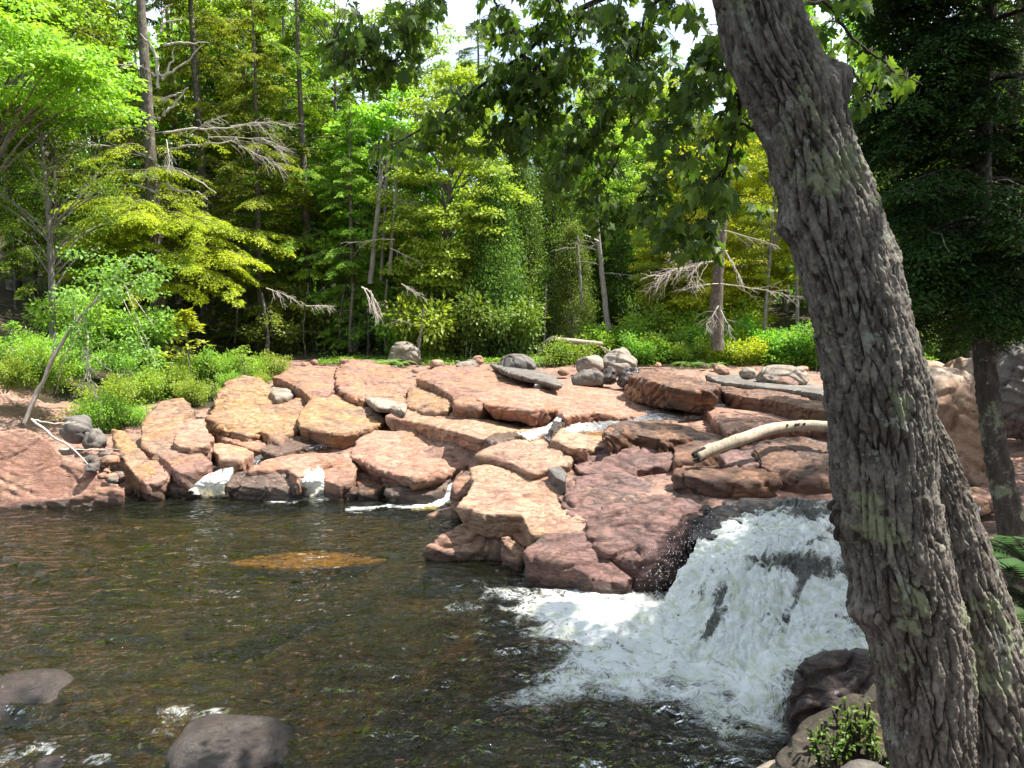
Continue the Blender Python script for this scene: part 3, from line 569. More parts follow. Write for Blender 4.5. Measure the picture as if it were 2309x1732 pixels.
m = M_('stream_film'); fd = m.attr('foam')
ws, r2 = water_surface(m, .8); pat, a, b = foam_pattern(m, 6., (1., 1., 1.), 1.2); th = m.math('SUBTRACT', 1.28, fd)
k = m.n('MapRange'); k.interpolation_type = 'SMOOTHSTEP'; m.t.links.new(pat, k.inputs['Value'])
m.t.links.new(m.math('SUBTRACT', th, .05), k.inputs['From Min']); m.t.links.new(m.math('ADD', th, .16), k.inputs['From Max'])
fs = foam_shader(m, m.math('ADD', a, b), 1.5)
x = m.n('MixShader'); m.t.links.new(k.outputs[0], x.inputs[0]); m.t.links.new(ws, x.inputs[1]); m.t.links.new(fs, x.inputs[2])
FILM = m.end(x.outputs[0])
def pxpoly(pts, z=0.): return np.array([at(a, b, z)[:2] for a, b in pts])
X, Y, Fc = grid(-17, 3.2, 2.0, 13.6, .032)
FO = pxpoly([(1085,1372),(1150,1335),(1300,1308),(1450,1302),(1560,1330),(1760,1470),(1820,1600),(1760,1650),(1620,1628),(1430,1600),(1250,1585),(1140,1580),(1200,1520),(1210,1455),(1150,1420)])
d = sdist(X, Y, FO); wn = fbm(X * 1.1, Y * 1.1, s=31, o=3)
foam = .34 * sst(.35, -.80, d + .40 * wn) + .43 * sst(2.0, -.30, d + .7 * wn)
foam = np.minimum(foam, .98)
turb = sst(4.2, .3, np.hypot((X - 1.2) * .75, Y - 6.2)); turb = np.maximum(turb, .42 * sst(8.6, 6.6, Y)); turb = np.maximum(turb, .55 * sst(-1.5, .8, X) * sst(9.5, 7, Y))
def seg(ax, ay, bx, by, wd, den, z=0):
    global foam
    a, b = at(ax, ay, z)[:2], at(bx, by, z)[:2]; e = b - a; t = np.clip(((X - a[0]) * e[0] + (Y - a[1]) * e[1]) / (e @ e), 0, 1)
    dd = np.hypot(X - a[0] - t * e[0], Y - a[1] - t * e[1]); foam = np.maximum(foam, den * .62 * sst(wd * 1.9, 0, dd + .10 * wn))
seg(-60, 1146, 150, 1128, .22, .90); seg(150, 1128, 300, 1106, .20, .95)
seg(425, 1112, 500, 1116, .34, 1.05); seg(360, 1108, 420, 1112, .2, .8)
seg(650, 1126, 745, 1118, .36, 1.1); seg(620, 1130, 660, 1126, .2, .8)
seg(800, 1145, 985, 1138, .20, 1.02); seg(985, 1138, 1010, 1124, .2, 1.1); seg(1020, 1160, 1030, 1150, .12, .8); seg(940, 1168, 1030, 1154, .10, .8); seg(860, 1128, 900, 1124, .2, .62)
# froth drifting in the near left corner, and pale flecks
cor = sst(1.7, .3, np.hypot(X + 3.2, Y - 4.55)); fl = fbm(X * 5, Y * 5, s=77, o=3)
foam = np.maximum(foam, cor * .62 * sst(.02, .35, fl)); foam = np.maximum(foam, .42 * sst(1.0, .2, np.hypot(X + 2.55, Y - 5.6)))
foam = np.maximum(foam, .30 * sst(.5, 1, turb))
rp_ = np.zeros_like(X); wx = X + .25 * vn(X * .8, Y * .8, s=4); wy = Y + .2 * vn(X * .9, Y * .9, s=6)
rp_ += .032 * vn(wx * 1.8 + wy * .5, wy * 5.2, s=41) + .013 * vn(wx * 4 + 2 * wy, wy * 9, s=42)
tz = .060 * fbm(wx * 2.4, wy * 3.2, s=43, o=4) - .035 * np.abs(vn(wx * 3.2, wy * 4.4, s=44))
Z = rp_ + turb * tz + .05 * sst(.3, 1., foam) * turb * fbm(X * 3.5, Y * 3.5, s=45, o=4)
heap = sst(1.1, 0, np.hypot(X - 1.05, Y - 7.4)) * .10 + sst(1.0, 0, np.hypot(X - 2.1, Y - 5.9)) * .06
Z += heap * (.6 + .8 * fbm(X * 4, Y * 4, s=46, o=4))
o = link('pool_water', mesh_np('pool_water', np.stack([X, Y, Z], -1).reshape(-1, 3), Fc, WATER, {'foam': foam, 'turb': turb})); tag(o, kind='structure')

def loft(rows, nu, nv, fo, amp=.03, seed=0, fx=5, fy=2.0, thick=.0, ff=None):
    """rows from the top of the water to its foot, each a list of (px,py,z)"""
    RW = np.array([curve([at(*q) for q in r], nu) for r in rows])        # rows x nu x 3
    G = np.array([curve(RW[:, i], nv) for i in range(nu)]).transpose(1, 0, 2)
    u = np.linspace(0, 1, nu)[None] * np.ones((nv, 1)); v = np.linspace(0, 1, nv)[:, None] * np.ones((1, nu))
    s = np.cumsum(np.r_[np.zeros((1, nu)), np.linalg.norm(np.diff(G, axis=0), axis=2)], 0)
    gx = np.gradient(G, axis=1); gy = np.gradient(G, axis=0); N = np.cross(gx, gy); N /= np.linalg.norm(N, axis=2, keepdims=True) + 1e-9
    N *= np.where(N[..., 2:3] < 0, -1, 1); x = G[..., 0]; wz = .3 * vn(x * 2, s * 2, s=seed)
    dsp = amp * (fbm((x + wz) * fx, s * fy, s=seed + 1, o=5, g=.6) - .9 * np.abs(fbm((x + wz) * fx * 1.4, s * fy * 1.3, s=seed + 2, o=3)))
    em = np.minimum(1, np.minimum(u, 1 - u) * 8)
    dens = fo(u, v) if callable(fo) else np.full(u.shape, fo)
    if nu < 110: dens = dens + .16 * fbm(u * 9, v * 3 + seed, s=seed + 9, o=3) + .22 * fbm(u * 24, v * 2.5, s=seed + 12, o=2) - .03
    dens = dens - (.55 * (1 - em) ** 2 if nu < 110 else 0)
    G = G + N * dsp[..., None] + np.array([0, 0, 1.]) * (amp * .5 * (em - 1))[..., None]
    return G.reshape(-1, 3), grid_faces(nu, nv), np.ravel(dens)
def waterfall(name, label, group, lofts):
    g = Geo()
    for L_ in lofts: V, Fc, dn = loft(*L_[0], **L_[1]); g.add(V, Fc, dn)
    V = np.concatenate(g.v); V, c = recentre(V)
    me = mesh_np(name, V, np.concatenate(g.f), FILM if group else FALL, {'foam': np.concatenate(g.a)})
    return tag(link(name, me, loc=c), label, 'waterfall', group)
def mainfoam(u, v):
    f = .86 + .12 * np.sin(v * 9) * 0
    dark = np.exp(-(((u - .60) / .16) ** 2 + ((v - .43) / .05) ** 2)) * .6 + np.exp(-(((u - .31) / .035) ** 2 + ((v - .72) / .07) ** 2)) * .62
    top = sst(.22, .0, v) * .34
    dark += np.exp(-(((u - .45) / .1) ** 2 + ((v - .10) / .05) ** 2)) * .2
    st = fbm(u * 26 + 2 * v, v * 3.2, s=71, o=4); st2 = fbm(u * 9, v * 5, s=72, o=3)
    dark += .16 * sst(-.05, .5, st) * sst(.95, .7, v) + .22 * sst(.1, .5, st2) * sst(.05, .2, v) * sst(.9, .6, v)
    return np.clip(f - dark - top + .06 * (v > .75), 0, 1)
rows = [
 [(1700,1136,.80),(1790,1124,.86),(1900,1124,.88),(2050,1124,.9),(2220,1116,.9)],
 [(1640,1168,.74),(1740,1160,.80),(1860,1165,.82),(2000,1170,.85),(2200,1170,.86)],
 [(1590,1205,.66),(1690,1200,.74),(1800,1205,.76),(1960,1215,.78),(2180,1225,.8)],
 [(1560,1240,.58),(1650,1236,.69),(1760,1240,.73),(1900,1250,.73),(2150,1270,.74)],
 [(1530,1290,.42),(1620,1290,.58),(1740,1300,.61),(1900,1310,.58),(2120,1330,.62)],
 [(1505,1340,.22),(1600,1355,.36),(1720,1372,.42),(1880,1370,.46),(2100,1390,.52)],
 [(1480,1370,.08),(1570,1420,.16),(1690,1440,.22),(1860,1425,.40),(2080,1440,.46)],
 [(1440,1385,-.02),(1540,1470,.0),(1680,1510,.05),(1820,1480,.30),(2060,1490,.40)],
 [(1400,1400,-.08),(1510,1510,-.08),(1660,1560,-.06),(1770,1540,.12),(1820,1530,.20)],
]
waterfall('main_waterfall', 'broad churning white fall pouring into the pool beside the big trunk', None, [((rows, 420, 420, mainfoam), dict(amp=.058, seed=300, fx=6.0, fy=3.4)),
  (([[(1695,1470,.33),(1800,1462,.42),(1900,1462,.46)],[(1675,1520,.20),(1760,1510,.34),(1850,1500,.42)],[(1665,1570,.06),(1745,1570,.20),(1800,1540,.34)],[(1690,1620,-.06),(1740,1625,.0),(1790,1600,.16)],[(1690,1650,-.12),(1750,1655,-.10),(1800,1650,-.05)]], 120, 160, lambda u, v: .92 - .35 * u - .15 * v), dict(amp=.03, seed=320, fx=12, fy=3))])
G2 = 'small falls running off the sunlit shelf'
fo1 = lambda u, v: .35 + .6 * sst(.25, .75, v) - .2 * np.abs(u - .5)
waterfall('small_waterfall', 'leftmost and widest of the small white falls at the far side of the pool', G2, [
  (([[(490,1058,.41),(530,1046,.42)],[(462,1070,.40),(528,1062,.42)],[(446,1082,.34),(520,1076,.38)],[(432,1096,.24),(508,1094,.26)],[(418,1108,.10),(508,1110,.12)],[(404,1119,-.03),(524,1120,-.03)]], 90, 90, lambda u, v: .66 + .34 * sst(.1, .8, v)), dict(amp=.03, seed=330, fx=9, fy=3)),
  (([[(372,1084,.22),(386,1080,.22)],[(366,1100,.06),(380,1100,.06)],[(360,1108,-.02),(385,1108,-.02)]], 16, 30, .8), dict(amp=.015, seed=333, fx=9))])
waterfall('small_waterfall', 'fan shaped white fall between the striped wedge and the pink angular block', G2, [
  (([[(688,1052,.46),(724,1046,.46)],[(680,1066,.43),(732,1062,.43)],[(668,1088,.30),(732,1086,.3)],[(655,1108,.11),(732,1107,.11)],[(640,1122,-.03),(738,1120,-.03)]], 80, 80, lambda u, v: .72 + .3 * sst(0, .6, v)), dict(amp=.03, seed=340, fx=9, fy=3))])
waterfall('small_waterfall', 'curling white stream sliding down right of the huge smooth slab', G2, [
  (([[(1068,1040,.46),(1088,1044,.46)],[(1044,1058,.38),(1066,1066,.38)],[(1018,1078,.28),(1044,1090,.28)],[(1000,1100,.18),(1024,1112,.17)],[(986,1118,.08),(1010,1130,.06)],[(960,1130,.02),(985,1142,.01)],[(920,1134,-.03),(930,1150,-.04)]], 40, 150, lambda u, v: 1.0 - .3 * np.abs(u - .35)), dict(amp=.025, seed=350, fx=9, fy=4))])
waterfall('small_waterfall', 'tiny trickle dripping from the black slot below the huge smooth slab', G2, [
  (([[(862,1092,.16),(888,1092,.16)],[(862,1104,.07),(888,1104,.07)],[(858,1116,-.02),(892,1116,-.02)]], 30, 30, .62), dict(amp=.02, seed=360, fx=16, fy=3))])
waterfall('small_waterfall', 'split white cascade around a black chunk near the wet sheet of rock', G2, [
  (([[(1390,945,None),(1400,960,None)],[(1340,950,None),(1350,966,None)],[(1290,956,None),(1300,972,None)],[(1258,975,None),(1272,985,None)],[(1225,982,None),(1240,995,None)]], 30, 90, lambda u, v: .65 + .4 * sst(.1, .5, v)), dict(amp=.02, seed=370, fx=9, fy=4)),
  (([[(1262,938,None),(1270,944,None)],[(1240,952,None),(1250,962,None)],[(1210,966,None),(1228,980,None)],[(1160,972,None),(1190,990,None)]], 24, 70, .78), dict(amp=.02, seed=375, fx=9))] if False else
  [(([[(*q[:2], hit(q[0], q[1], .19)[2]) for q in r] for r in [[(1395,944),(1405,960)],[(1340,948),(1350,968)],[(1290,954),(1300,974)],[(1262,974),(1280,986)],[(1225,984),(1250,998)]]], 30, 90, lambda u, v: .36 + .32 * sst(.1, .5, v)), dict(amp=.03, seed=370, fx=9, fy=4)),
   (([[(*q[:2], hit(q[0], q[1], .19)[2]) for q in r] for r in [[(1260,936),(1270,944)],[(1238,952),(1250,962)],[(1206,966),(1228,980)],[(1160,974),(1196,992)]]], 24, 70, .68), dict(amp=.03, seed=375, fx=9))])
waterfall('small_waterfall', 'tiny bright fall under the long thin dark slab at the back', G2, [
  (([[(1204,866,1.32),(1226,866,1.32)],[(1202,876,1.2),(1232,874,1.2)],[(1200,888,1.1),(1236,884,1.1)]], 24, 24, .72), dict(amp=.02, seed=380, fx=9))])
# thin streams over the rock, flowing sheets
def stream(name, pts, off, wd, fo, seed):
    c = np.array([hit(a, b, off) for a, b in pts]); P = curve(c, 140); wv = np.interp(np.linspace(0, 1, 140), np.linspace(0, 1, len(wd)), wd)
    T = np.gradient(P, axis=0); T[:, 2] = 0; T /= np.linalg.norm(T, axis=1, keepdims=True); Nn = np.stack([-T[:, 1], T[:, 0], 0 * T[:, 0]], 1)
    u = np.linspace(-1, 1, 18); G = P[:, None] + Nn[:, None] * (u[None, :, None] * wv[:, None, None]); s = np.linspace(0, 8, 140)[:, None] * np.ones((1, 18))
    G[..., 2] += .018 * fbm(G[..., 0] * 6, G[..., 1] * 6, s=seed); G[:, 0, 2] -= .06; G[:, -1, 2] -= .06
    f = np.interp(np.linspace(0, 1, 140), np.linspace(0, 1, len(fo)), fo)[:, None] * (1 - .75 * np.abs(u - .1)[None] ** 2) + .1 * fbm(G[..., 0] * 4, G[..., 1] * 4, s=seed + 1)
    o = link(name, mesh_np(name, G.reshape(-1, 3), grid_faces(18, 140), FILM, {'foam': f})); tag(o, kind='structure')
stream('stream_water', [(1000,925),(930,950),(880,958),(800,978),(740,1000),(650,1012),(590,1030),(540,1045),(480,1060)], .035, [.16,.2,.18,.2,.17,.15,.18,.3], [.0,.4,.3,.5,.62,.66,.4,.6,.75], 390)
stream('stream_water', [(1640,905),(1560,925),(1480,935),(1420,945),(1370,952)], .05, [.35,.5,.55,.35], [.0,.1,.15,.4,.55], 392)
stream('stream_water', [(1215,885),(1160,905),(1100,920),(1040,925),(980,935)], .03, [.2,.25,.3,.3], [.5,.3,.3,.2], 394)
# spray thrown up left of the big fall
g = Geo(); t = np.array([(1,1,1),(1,-1,-1),(-1,1,-1),(-1,-1,1)], float); tf = np.array([(0,1,2,2),(0,3,1,1),(0,2,3,3),(1,3,2,2)])
bm = bmesh.new(); bmesh.ops.create_icosphere(bm, subdivisions=1, radius=1); iv = np.array([v.co[:] for v in bm.verts]); fi = [[v.index for v in f.verts] for f in bm.faces]; bm.free()
V, Fl, n = [], [], 0
for i in range(600):
    a = random.random(); px, py = 1580 - 110 * a + random.gauss(0, 22), 1190 + 120 * a + random.gauss(0, 26)
    if random.random() < .5: px, py = random.uniform(1440, 1900), random.uniform(1250, 1500)
    q = atY(px, py, random.uniform(6.6, 7.6) if py > 1300 else random.uniform(7.2, 8.2)); r = random.uniform(.0015, .0042)
    V.append(iv * r * np.array([1, 1, random.uniform(1, 1.8)]) + q); Fl += [[x + n for x in f] for f in fi]; n += len(iv)
m = M_('water_drops'); DROP = m.end(m.pbr((.85, .88, .9), .2))
o = link('spray', mesh_np('spray', np.concatenate(V), np.array(Fl), DROP)); tag(o, 'fine water droplets thrown up around the big fall', 'spray', kind='stuff')
# ------------------------------------------------------------------ trees of the far bank
UP = np.array([0, 0, 1.])
def leaves(g, P, D, N, L, W, a):        # one bent diamond per leaf
    n = len(P); D = D / (np.linalg.norm(D, axis=1, keepdims=True) + 1e-9); Sd = np.cross(D, N); Sd /= np.linalg.norm(Sd, axis=1, keepdims=True) + 1e-9
    L = np.broadcast_to(L, (n,))[:, None]; W = np.broadcast_to(W, (n,))[:, None]
    V = np.stack([P, P + D * L * .45 + Sd * W / 2, P + D * L, P + D * L * .45 - Sd * W / 2], 1).reshape(-1, 3)
    g.add(V, np.arange(4 * n).reshape(n, 4), np.repeat(np.broadcast_to(a, (n,)), 4))
def rnorm(n): v = rng.normal(size=(n, 3)); return v / np.linalg.norm(v, axis=1, keepdims=True)
def conifer_branch(g, wd, base, az, L, droop, rise, nt, nl, ll, var, dead=0., az2=0):
    """one bough with flat drooping side sprays"""
    d = np.array([math.sin(az), math.cos(az), 0]); pd = np.array([d[1], -d[0], 0])
    def B(s): s = np.asarray(s); return base + np.outer(s * L, d) + np.outer(L * (rise * s - droop * s * s), UP)
    s = np.linspace(0, 1, 8); wd.tube(B(s), np.linspace(.008 + .006 * L, .003, 8), 4, .5)
    ts = rng.uniform(.12, 1, nt) ** .8; sg = rng.choice([-1, 1], nt); tw = (.12 + .34 * L * (1.05 - ts)) * rng.uniform(.6, 1.2, nt) * sst(0, .25, ts)
    tip = rng.random(nt) < .12; tw[tip] *= .6
    k = rng.integers(0, nt, nl); t = rng.random(nl) ** .8
    lv = var + .18 * rng.normal(size=nt)                                # light and dark sprays
    f = (.55 * d[None] + sg[k][:, None] * pd[None]); f /= np.linalg.norm(f, axis=1, keepdims=True)
    P = B(ts[k]) + f * (tw[k] * t)[:, None] + UP * (-.55 * tw[k] * t * t * 1.0)[:, None]
    side = rng.choice([-1, 1], nl)[:, None]; sd = np.cross(f, UP); wloc = (.10 + .16 * tw[k] * (1 - t)) * rng.random(nl)
    P = P + sd * side * wloc[:, None] - UP * (wloc * .5)[:, None] + rng.normal(size=(nl, 3)) * np.array([.02, .02, .012])
    D = f * 1. + sd * side * .9 - UP * (.35 + .5 * t)[:, None] + rng.normal(size=(nl, 3)) * .25
    N = UP[None] + .45 * rng.normal(size=(nl, 3))
    if dead < 1: leaves(g, P, D, N, ll * rng.uniform(.6, 1.3, nl), ll * .42, np.clip(lv[k] + .35 * (t - .5) + .12 * rng.normal(size=nl), 0, 1))
    if dead > 0:
        for j in range(int(nt * dead)):
            s_ = ts[j]; b0 = B([s_])[0]; ff = .7 * d + sg[j] * pd; ff /= np.linalg.norm(ff); q = np.linspace(0, 1, 5)
            wd.tube(b0 + np.outer(q * abs(tw[j]) * 1.2, ff) + np.outer(-.5 * tw[j] * q * q, UP) + rng.normal(size=(5, 3)) * .012, np.linspace(.008, .003, 5), 3, .5)
def twigfan(wd, base, d, L, n, droop=.6, r=.012, spread=.7):            # bare grey branch with many fine twigs
    d = np.array(d, float); d /= np.linalg.norm(d); s = np.linspace(0, 1, 8)
    M = base + np.outer(s * L, d) - np.outer(droop * .35 * L * s * s, UP) + rng.normal(size=(8, 3)) * .03 * L * s[:, None]; wd.tube(M, np.linspace(r * 1.8, r * .5, 8), 5)
    sd = np.cross(d, UP); sd /= np.linalg.norm(sd) + 1e-9
    for i in range(n):
        t = rng.uniform(.15, 1); b = np.array([np.interp(t, s, M[:, j]) for j in range(3)]); l = L * rng.uniform(.2, .5) * (1.2 - t * .6)
        f = d * rng.uniform(.4, 1) + sd * rng.uniform(-1, 1) * spread + UP * rng.uniform(-.5, .35); f /= np.linalg.norm(f); q = np.linspace(0, 1, 6)
        P = b + np.outer(q * l, f) - np.outer(droop * l * q * q, UP) + rng.normal(size=(6, 3)) * .02 * l; wd.tube(P, np.linspace(r * .6, r * .25, 6), 3)
        for j in range(3):
            t2 = rng.uniform(.3, .9); b2 = np.array([np.interp(t2, q, P[:, c]) for c in range(3)]); l2 = l * rng.uniform(.25, .5); f2 = f + rnorm(1)[0] * .8; f2 /= np.linalg.norm(f2)
            wd.tube(b2 + np.outer(np.linspace(0, 1, 4) * l2, f2) - np.outer(droop * .6 * l2 * np.linspace(0, 1, 4) ** 2, UP), [r * .3, r * .25, r * .2, r * .15], 3)
def trunkline(H, lean, r, n=14, wob=.05):
    t = np.linspace(0, 1, n); P = np.stack([lean[0] * t + wob * H * .1 * np.sin(t * 5 + rng.uniform(0, 6)), lean[1] * t + wob * H * .08 * np.sin(t * 4 + rng.uniform(0, 6)), t * H - .25], 1)
    P[:, :2] -= P[0, :2]; rr = r * (1 - .82 * t ** 1.1); rr[0] *= 1.45; rr[1] *= 1.08; return P, rr
def hemlock(H, r, h0, Lmax, nb, leaf=.10, per=760, taper=.75, lean=(0, 0), tone=.45, stubs=12, dead=.0, topbare=1.):
    wd, g = Geo(), Geo(); P, rr = trunkline(H, lean, r); wd.tube(P, rr, 10, .5, .05)
    tp = lambda z: np.array([np.interp(z, P[:, 2], P[:, j]) for j in range(3)])
    for i in range(nb):
        q = ((i + rng.random()) / nb); z = h0 + (H * topbare - h0) * q; L = Lmax * ((1 - q) ** taper * .92 + .08) * rng.uniform(.65, 1.15) * (.75 + .5 * min(1, q * 4 + .3))
        conifer_branch(g, wd, tp(z), rng.uniform(0, 6.28), L, rng.uniform(.28, .6), rng.uniform(.1, .35), int(12 + 6 * L), int(per * L * .5), leaf, tone + .14 * rng.normal(), dead)
    for i in range(stubs):
        z = rng.uniform(.08 * H, h0 + .3 * H); twigfan(wd, tp(z), (*rng.normal(size=2), rng.uniform(-.1, .5)), rng.uniform(.5, 1.5), 5, .5, .009)
    return wd, g
def cedar(H, Rr, n, leaf=.085, tone=.45, r=.09):
    wd, g = Geo(), Geo(); P, rr = trunkline(H, (0, 0), r); wd.tube(P, rr, 8, .5)
    m_ = n // 90; z = rng.uniform(.06, 1, m_); az = rng.uniform(0, 6.28, m_); rad = Rr * (1 - z ** 1.7) ** .8 * rng.uniform(.6, 1.05, m_) + .05
    for i in range(0, m_, 3): wd.tube([(0, 0, z[i] * H), (rad[i] * .5 * math.sin(az[i]), rad[i] * .5 * math.cos(az[i]), z[i] * H + .1), (rad[i] * .9 * math.sin(az[i]), rad[i] * .9 * math.cos(az[i]), z[i] * H + .12)], [.02, .012, .005], 4)
    k = rng.integers(0, m_, n); tone_ = tone + .2 * rng.normal(size=m_); o_ = rng.normal(size=(n, 3)) * np.array([.16, .16, .24])
    P = np.stack([rad[k] * np.sin(az[k]), rad[k] * np.cos(az[k]), z[k] * H + .1], 1) + o_
    out = np.stack([np.sin(az[k]), np.cos(az[k]), np.full(n, -.1)], 1)
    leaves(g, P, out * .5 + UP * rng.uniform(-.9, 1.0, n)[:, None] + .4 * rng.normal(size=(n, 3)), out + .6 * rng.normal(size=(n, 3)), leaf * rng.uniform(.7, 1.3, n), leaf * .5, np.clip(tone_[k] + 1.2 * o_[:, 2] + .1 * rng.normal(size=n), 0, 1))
    return wd, g
def broadleaf(H, r, c0, c1, Rr, ncl, per, leaf=.11, lean=(0, 0), tone=.5, flat=.28, size=.62, limbs=.5, shell=.55):
    """clumps of leaves on layered limbs; crown between heights c0 and c1"""
    wd, g = Geo(), Geo(); P, rr = trunkline(H, lean, r, wob=.12); wd.tube(P, rr, 8, .5)
    tp = lambda z: np.array([np.interp(z, P[:, 2], P[:, j]) for j in range(3)])
    for i in range(ncl):
        v = rnorm(1)[0] * (shell + (1 - shell) * rng.random()) ; cz = (c0 + c1) / 2 + v[2] * (c1 - c0) / 2; ax = tp(min(cz, H * .97))
        c = np.array([ax[0] + v[0] * Rr, ax[1] + v[1] * Rr, cz]); sc = size * rng.uniform(.6, 1.25); n = int(per * rng.uniform(.6, 1.3) * sc / size)
        if rng.random() < limbs:
            b = tp(max(.15 * H, cz - rng.uniform(.3, .9) * np.hypot(*(c - ax)[:2]) - .2)); md = (b + c) / 2 + np.array([0, 0, .08 * np.linalg.norm(c - b)]) + rng.normal(size=3) * .08
            wd.tube(curve([b, md, c], 8), np.linspace(r * .30, .008, 8), 5)
        u = rnorm(n) * rng.random(n)[:, None] ** .45; u[:, 2] = np.abs(u[:, 2]) ** 1 * np.sign(u[:, 2]) * flat
        dome = -.22 * (u[:, 0] ** 2 + u[:, 1] ** 2); P_ = c + u * sc; P_[:, 2] += dome * sc
        Dd = u * np.array([1, 1, .3]) + np.array([0, 0, -.28]) + .45 * rng.normal(size=(n, 3))
        Nn = UP + .45 * rng.normal(size=(n, 3)) + .25 * (c - ax) / (Rr + .1)
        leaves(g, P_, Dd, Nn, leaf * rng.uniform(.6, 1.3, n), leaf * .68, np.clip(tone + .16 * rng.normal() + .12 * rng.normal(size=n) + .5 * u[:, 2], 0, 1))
    return wd, g
def shrub(H, Rr, n, leaf=.09, tone=.5, stems=9):
    wd, g = Geo(), Geo()
    for i in range(stems):
        a = rng.uniform(0, 6.28); l = rng.uniform(.4, 1) * Rr; top = np.array([l * math.sin(a), l * math.cos(a), H * rng.uniform(.6, 1) * (1 - .4 * (l / Rr) ** 2)])
        b = np.array([.1 * math.sin(a), .1 * math.cos(a), -.15]); S_ = curve([b, b * .4 + top * .5 + np.array([0, 0, .12 * H]), top], 10); wd.tube(S_, np.linspace(.018, .005, 10), 4)
        k = n // stems; t = rng.uniform(.25, 1, k); Q = np.stack([np.interp(t, np.linspace(0, 1, 10), S_[:, j]) for j in range(3)], 1)
        of = rnorm(k) * rng.random(k)[:, None] ** .5 * .32 * Rr * np.array([1, 1, .7]); tn = tone + .15 * rng.normal()
        leaves(g, Q + of, of * 2 + np.array([0, 0, -.05]) + .12 * rng.normal(size=(k, 3)), UP + .5 * rng.normal(size=(k, 3)), leaf * rng.uniform(.6, 1.3, k), leaf * .55, np.clip(tn + .4 * (t - .6) + .1 * rng.normal(size=k), 0, 1))
    return wd, g
def fern(L=.6, n=11, leaf=.05):
    wd, g = Geo(), Geo()
    for i in range(n):
        a = i / n * 6.28 + rng.uniform(-.2, .2); d = np.array([math.sin(a), math.cos(a), 0]); q = np.linspace(0, 1, 22); l = L * rng.uniform(.7, 1.1)
        P = np.outer(q * l, d) + np.outer(l * (1.0 * q - .95 * q * q), UP); wd.tube(P[::3], .004, 3)
        for sgn in (-1, 1):
            sd = np.cross(d, UP) * sgn; wl = leaf * 3.2 * np.sin(np.clip(q * 3.0 + .1, 0, 3.1)) + .01
            leaves(g, P, np.tile(sd + d * .35 - UP * .15, (22, 1)), np.tile(UP, (22, 1)) + .1 * rng.normal(size=(22, 3)), wl, .034, .4 + .3 * rng.random(22))
    return wd, g
def plant(name, label, cat, wg, bark, leafm, loc, group=None, scale=1, rz=0, parts=('trunk', 'crown')):
    e = empty(name, loc, label, cat, group, rz); e.scale = (scale,) * 3
    wd, g = wg
    if wd.v: link(parts[0], wd.build(parts[0], BK[bark]), e)
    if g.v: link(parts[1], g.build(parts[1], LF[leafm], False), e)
    return e
def again(src, label, loc, scale=1, rz=0, leafm=None, group=None, sz=1):
    e = src.copy(); C.objects.link(e); e.location = loc; e.scale = (scale, scale, scale * sz); e.rotation_euler[2] = rz; e['label'] = label
    if group: e['group'] = group
    for ch in src.children:
        c = ch.copy(); C.objects.link(c); c.parent = e
        if leafm and ch.name.startswith(('crown', 'leaves')):
            c.material_slots[0].link = 'OBJECT'; c.material_slots[0].material = LF[leafm]
    return e
def gp(px, Yd, sink=0.):                # foot of something at that column of the photo and that distance
    x = (px - 1154.5) / F * Yd; return (x, Yd, float(ground(np.array(x), np.array(Yd))) - sink)
def hz(px, py, Yd): return float(atY(px, py, Yd)[2])

# kinds of tree, each placed once and then repeated
HA = plant('hemlock', 'tall dense hemlock behind the bleached limbs, left of the paired bare trunks', 'hemlock', hemlock(15, .17, .9, 3.0, 110), 'hem', 'hem', gp(700, 28))
HB = plant('hemlock', 'dark hemlock directly behind the bare topped tree', 'hemlock', hemlock(17, .2, 1.8, 3.3, 115, tone=.3), 'hem', 'hem', gp(470, 29.5))
HC = plant('hemlock', 'lacy thin hemlock whose tip stands against the sky at the upper left', 'hemlock', hemlock(13, .13, 1.5, 2.3, 70, per=600, tone=.5, dead=.15), 'hem', 'hem', gp(770, 31.5))
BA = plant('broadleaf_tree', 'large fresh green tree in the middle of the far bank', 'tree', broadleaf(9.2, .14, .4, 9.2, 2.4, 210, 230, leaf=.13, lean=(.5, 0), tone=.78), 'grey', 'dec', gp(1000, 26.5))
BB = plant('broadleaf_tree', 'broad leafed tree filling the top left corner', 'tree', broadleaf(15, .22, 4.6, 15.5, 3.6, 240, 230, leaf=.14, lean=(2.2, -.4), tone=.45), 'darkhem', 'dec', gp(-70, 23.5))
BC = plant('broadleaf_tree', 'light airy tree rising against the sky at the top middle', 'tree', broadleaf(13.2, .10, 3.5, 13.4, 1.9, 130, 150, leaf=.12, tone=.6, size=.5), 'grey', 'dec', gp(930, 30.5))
CA = plant('cedar_tree', 'narrow dark cedar column right of the large fresh green tree', 'cedar', cedar(5.6, 1.05, 26000), 'hem', 'cedar', gp(1115, 25.6))
CB = plant('cedar_tree', 'taller broad cedar left of the slender grey snag', 'cedar', cedar(8, 1.4, 36000, tone=.35), 'hem', 'cedar', gp(1245, 28.5))
T = 'trees of the far bank'
for o in (HA, HB, HC, BA, BB, BC, CA, CB): o['group'] = T
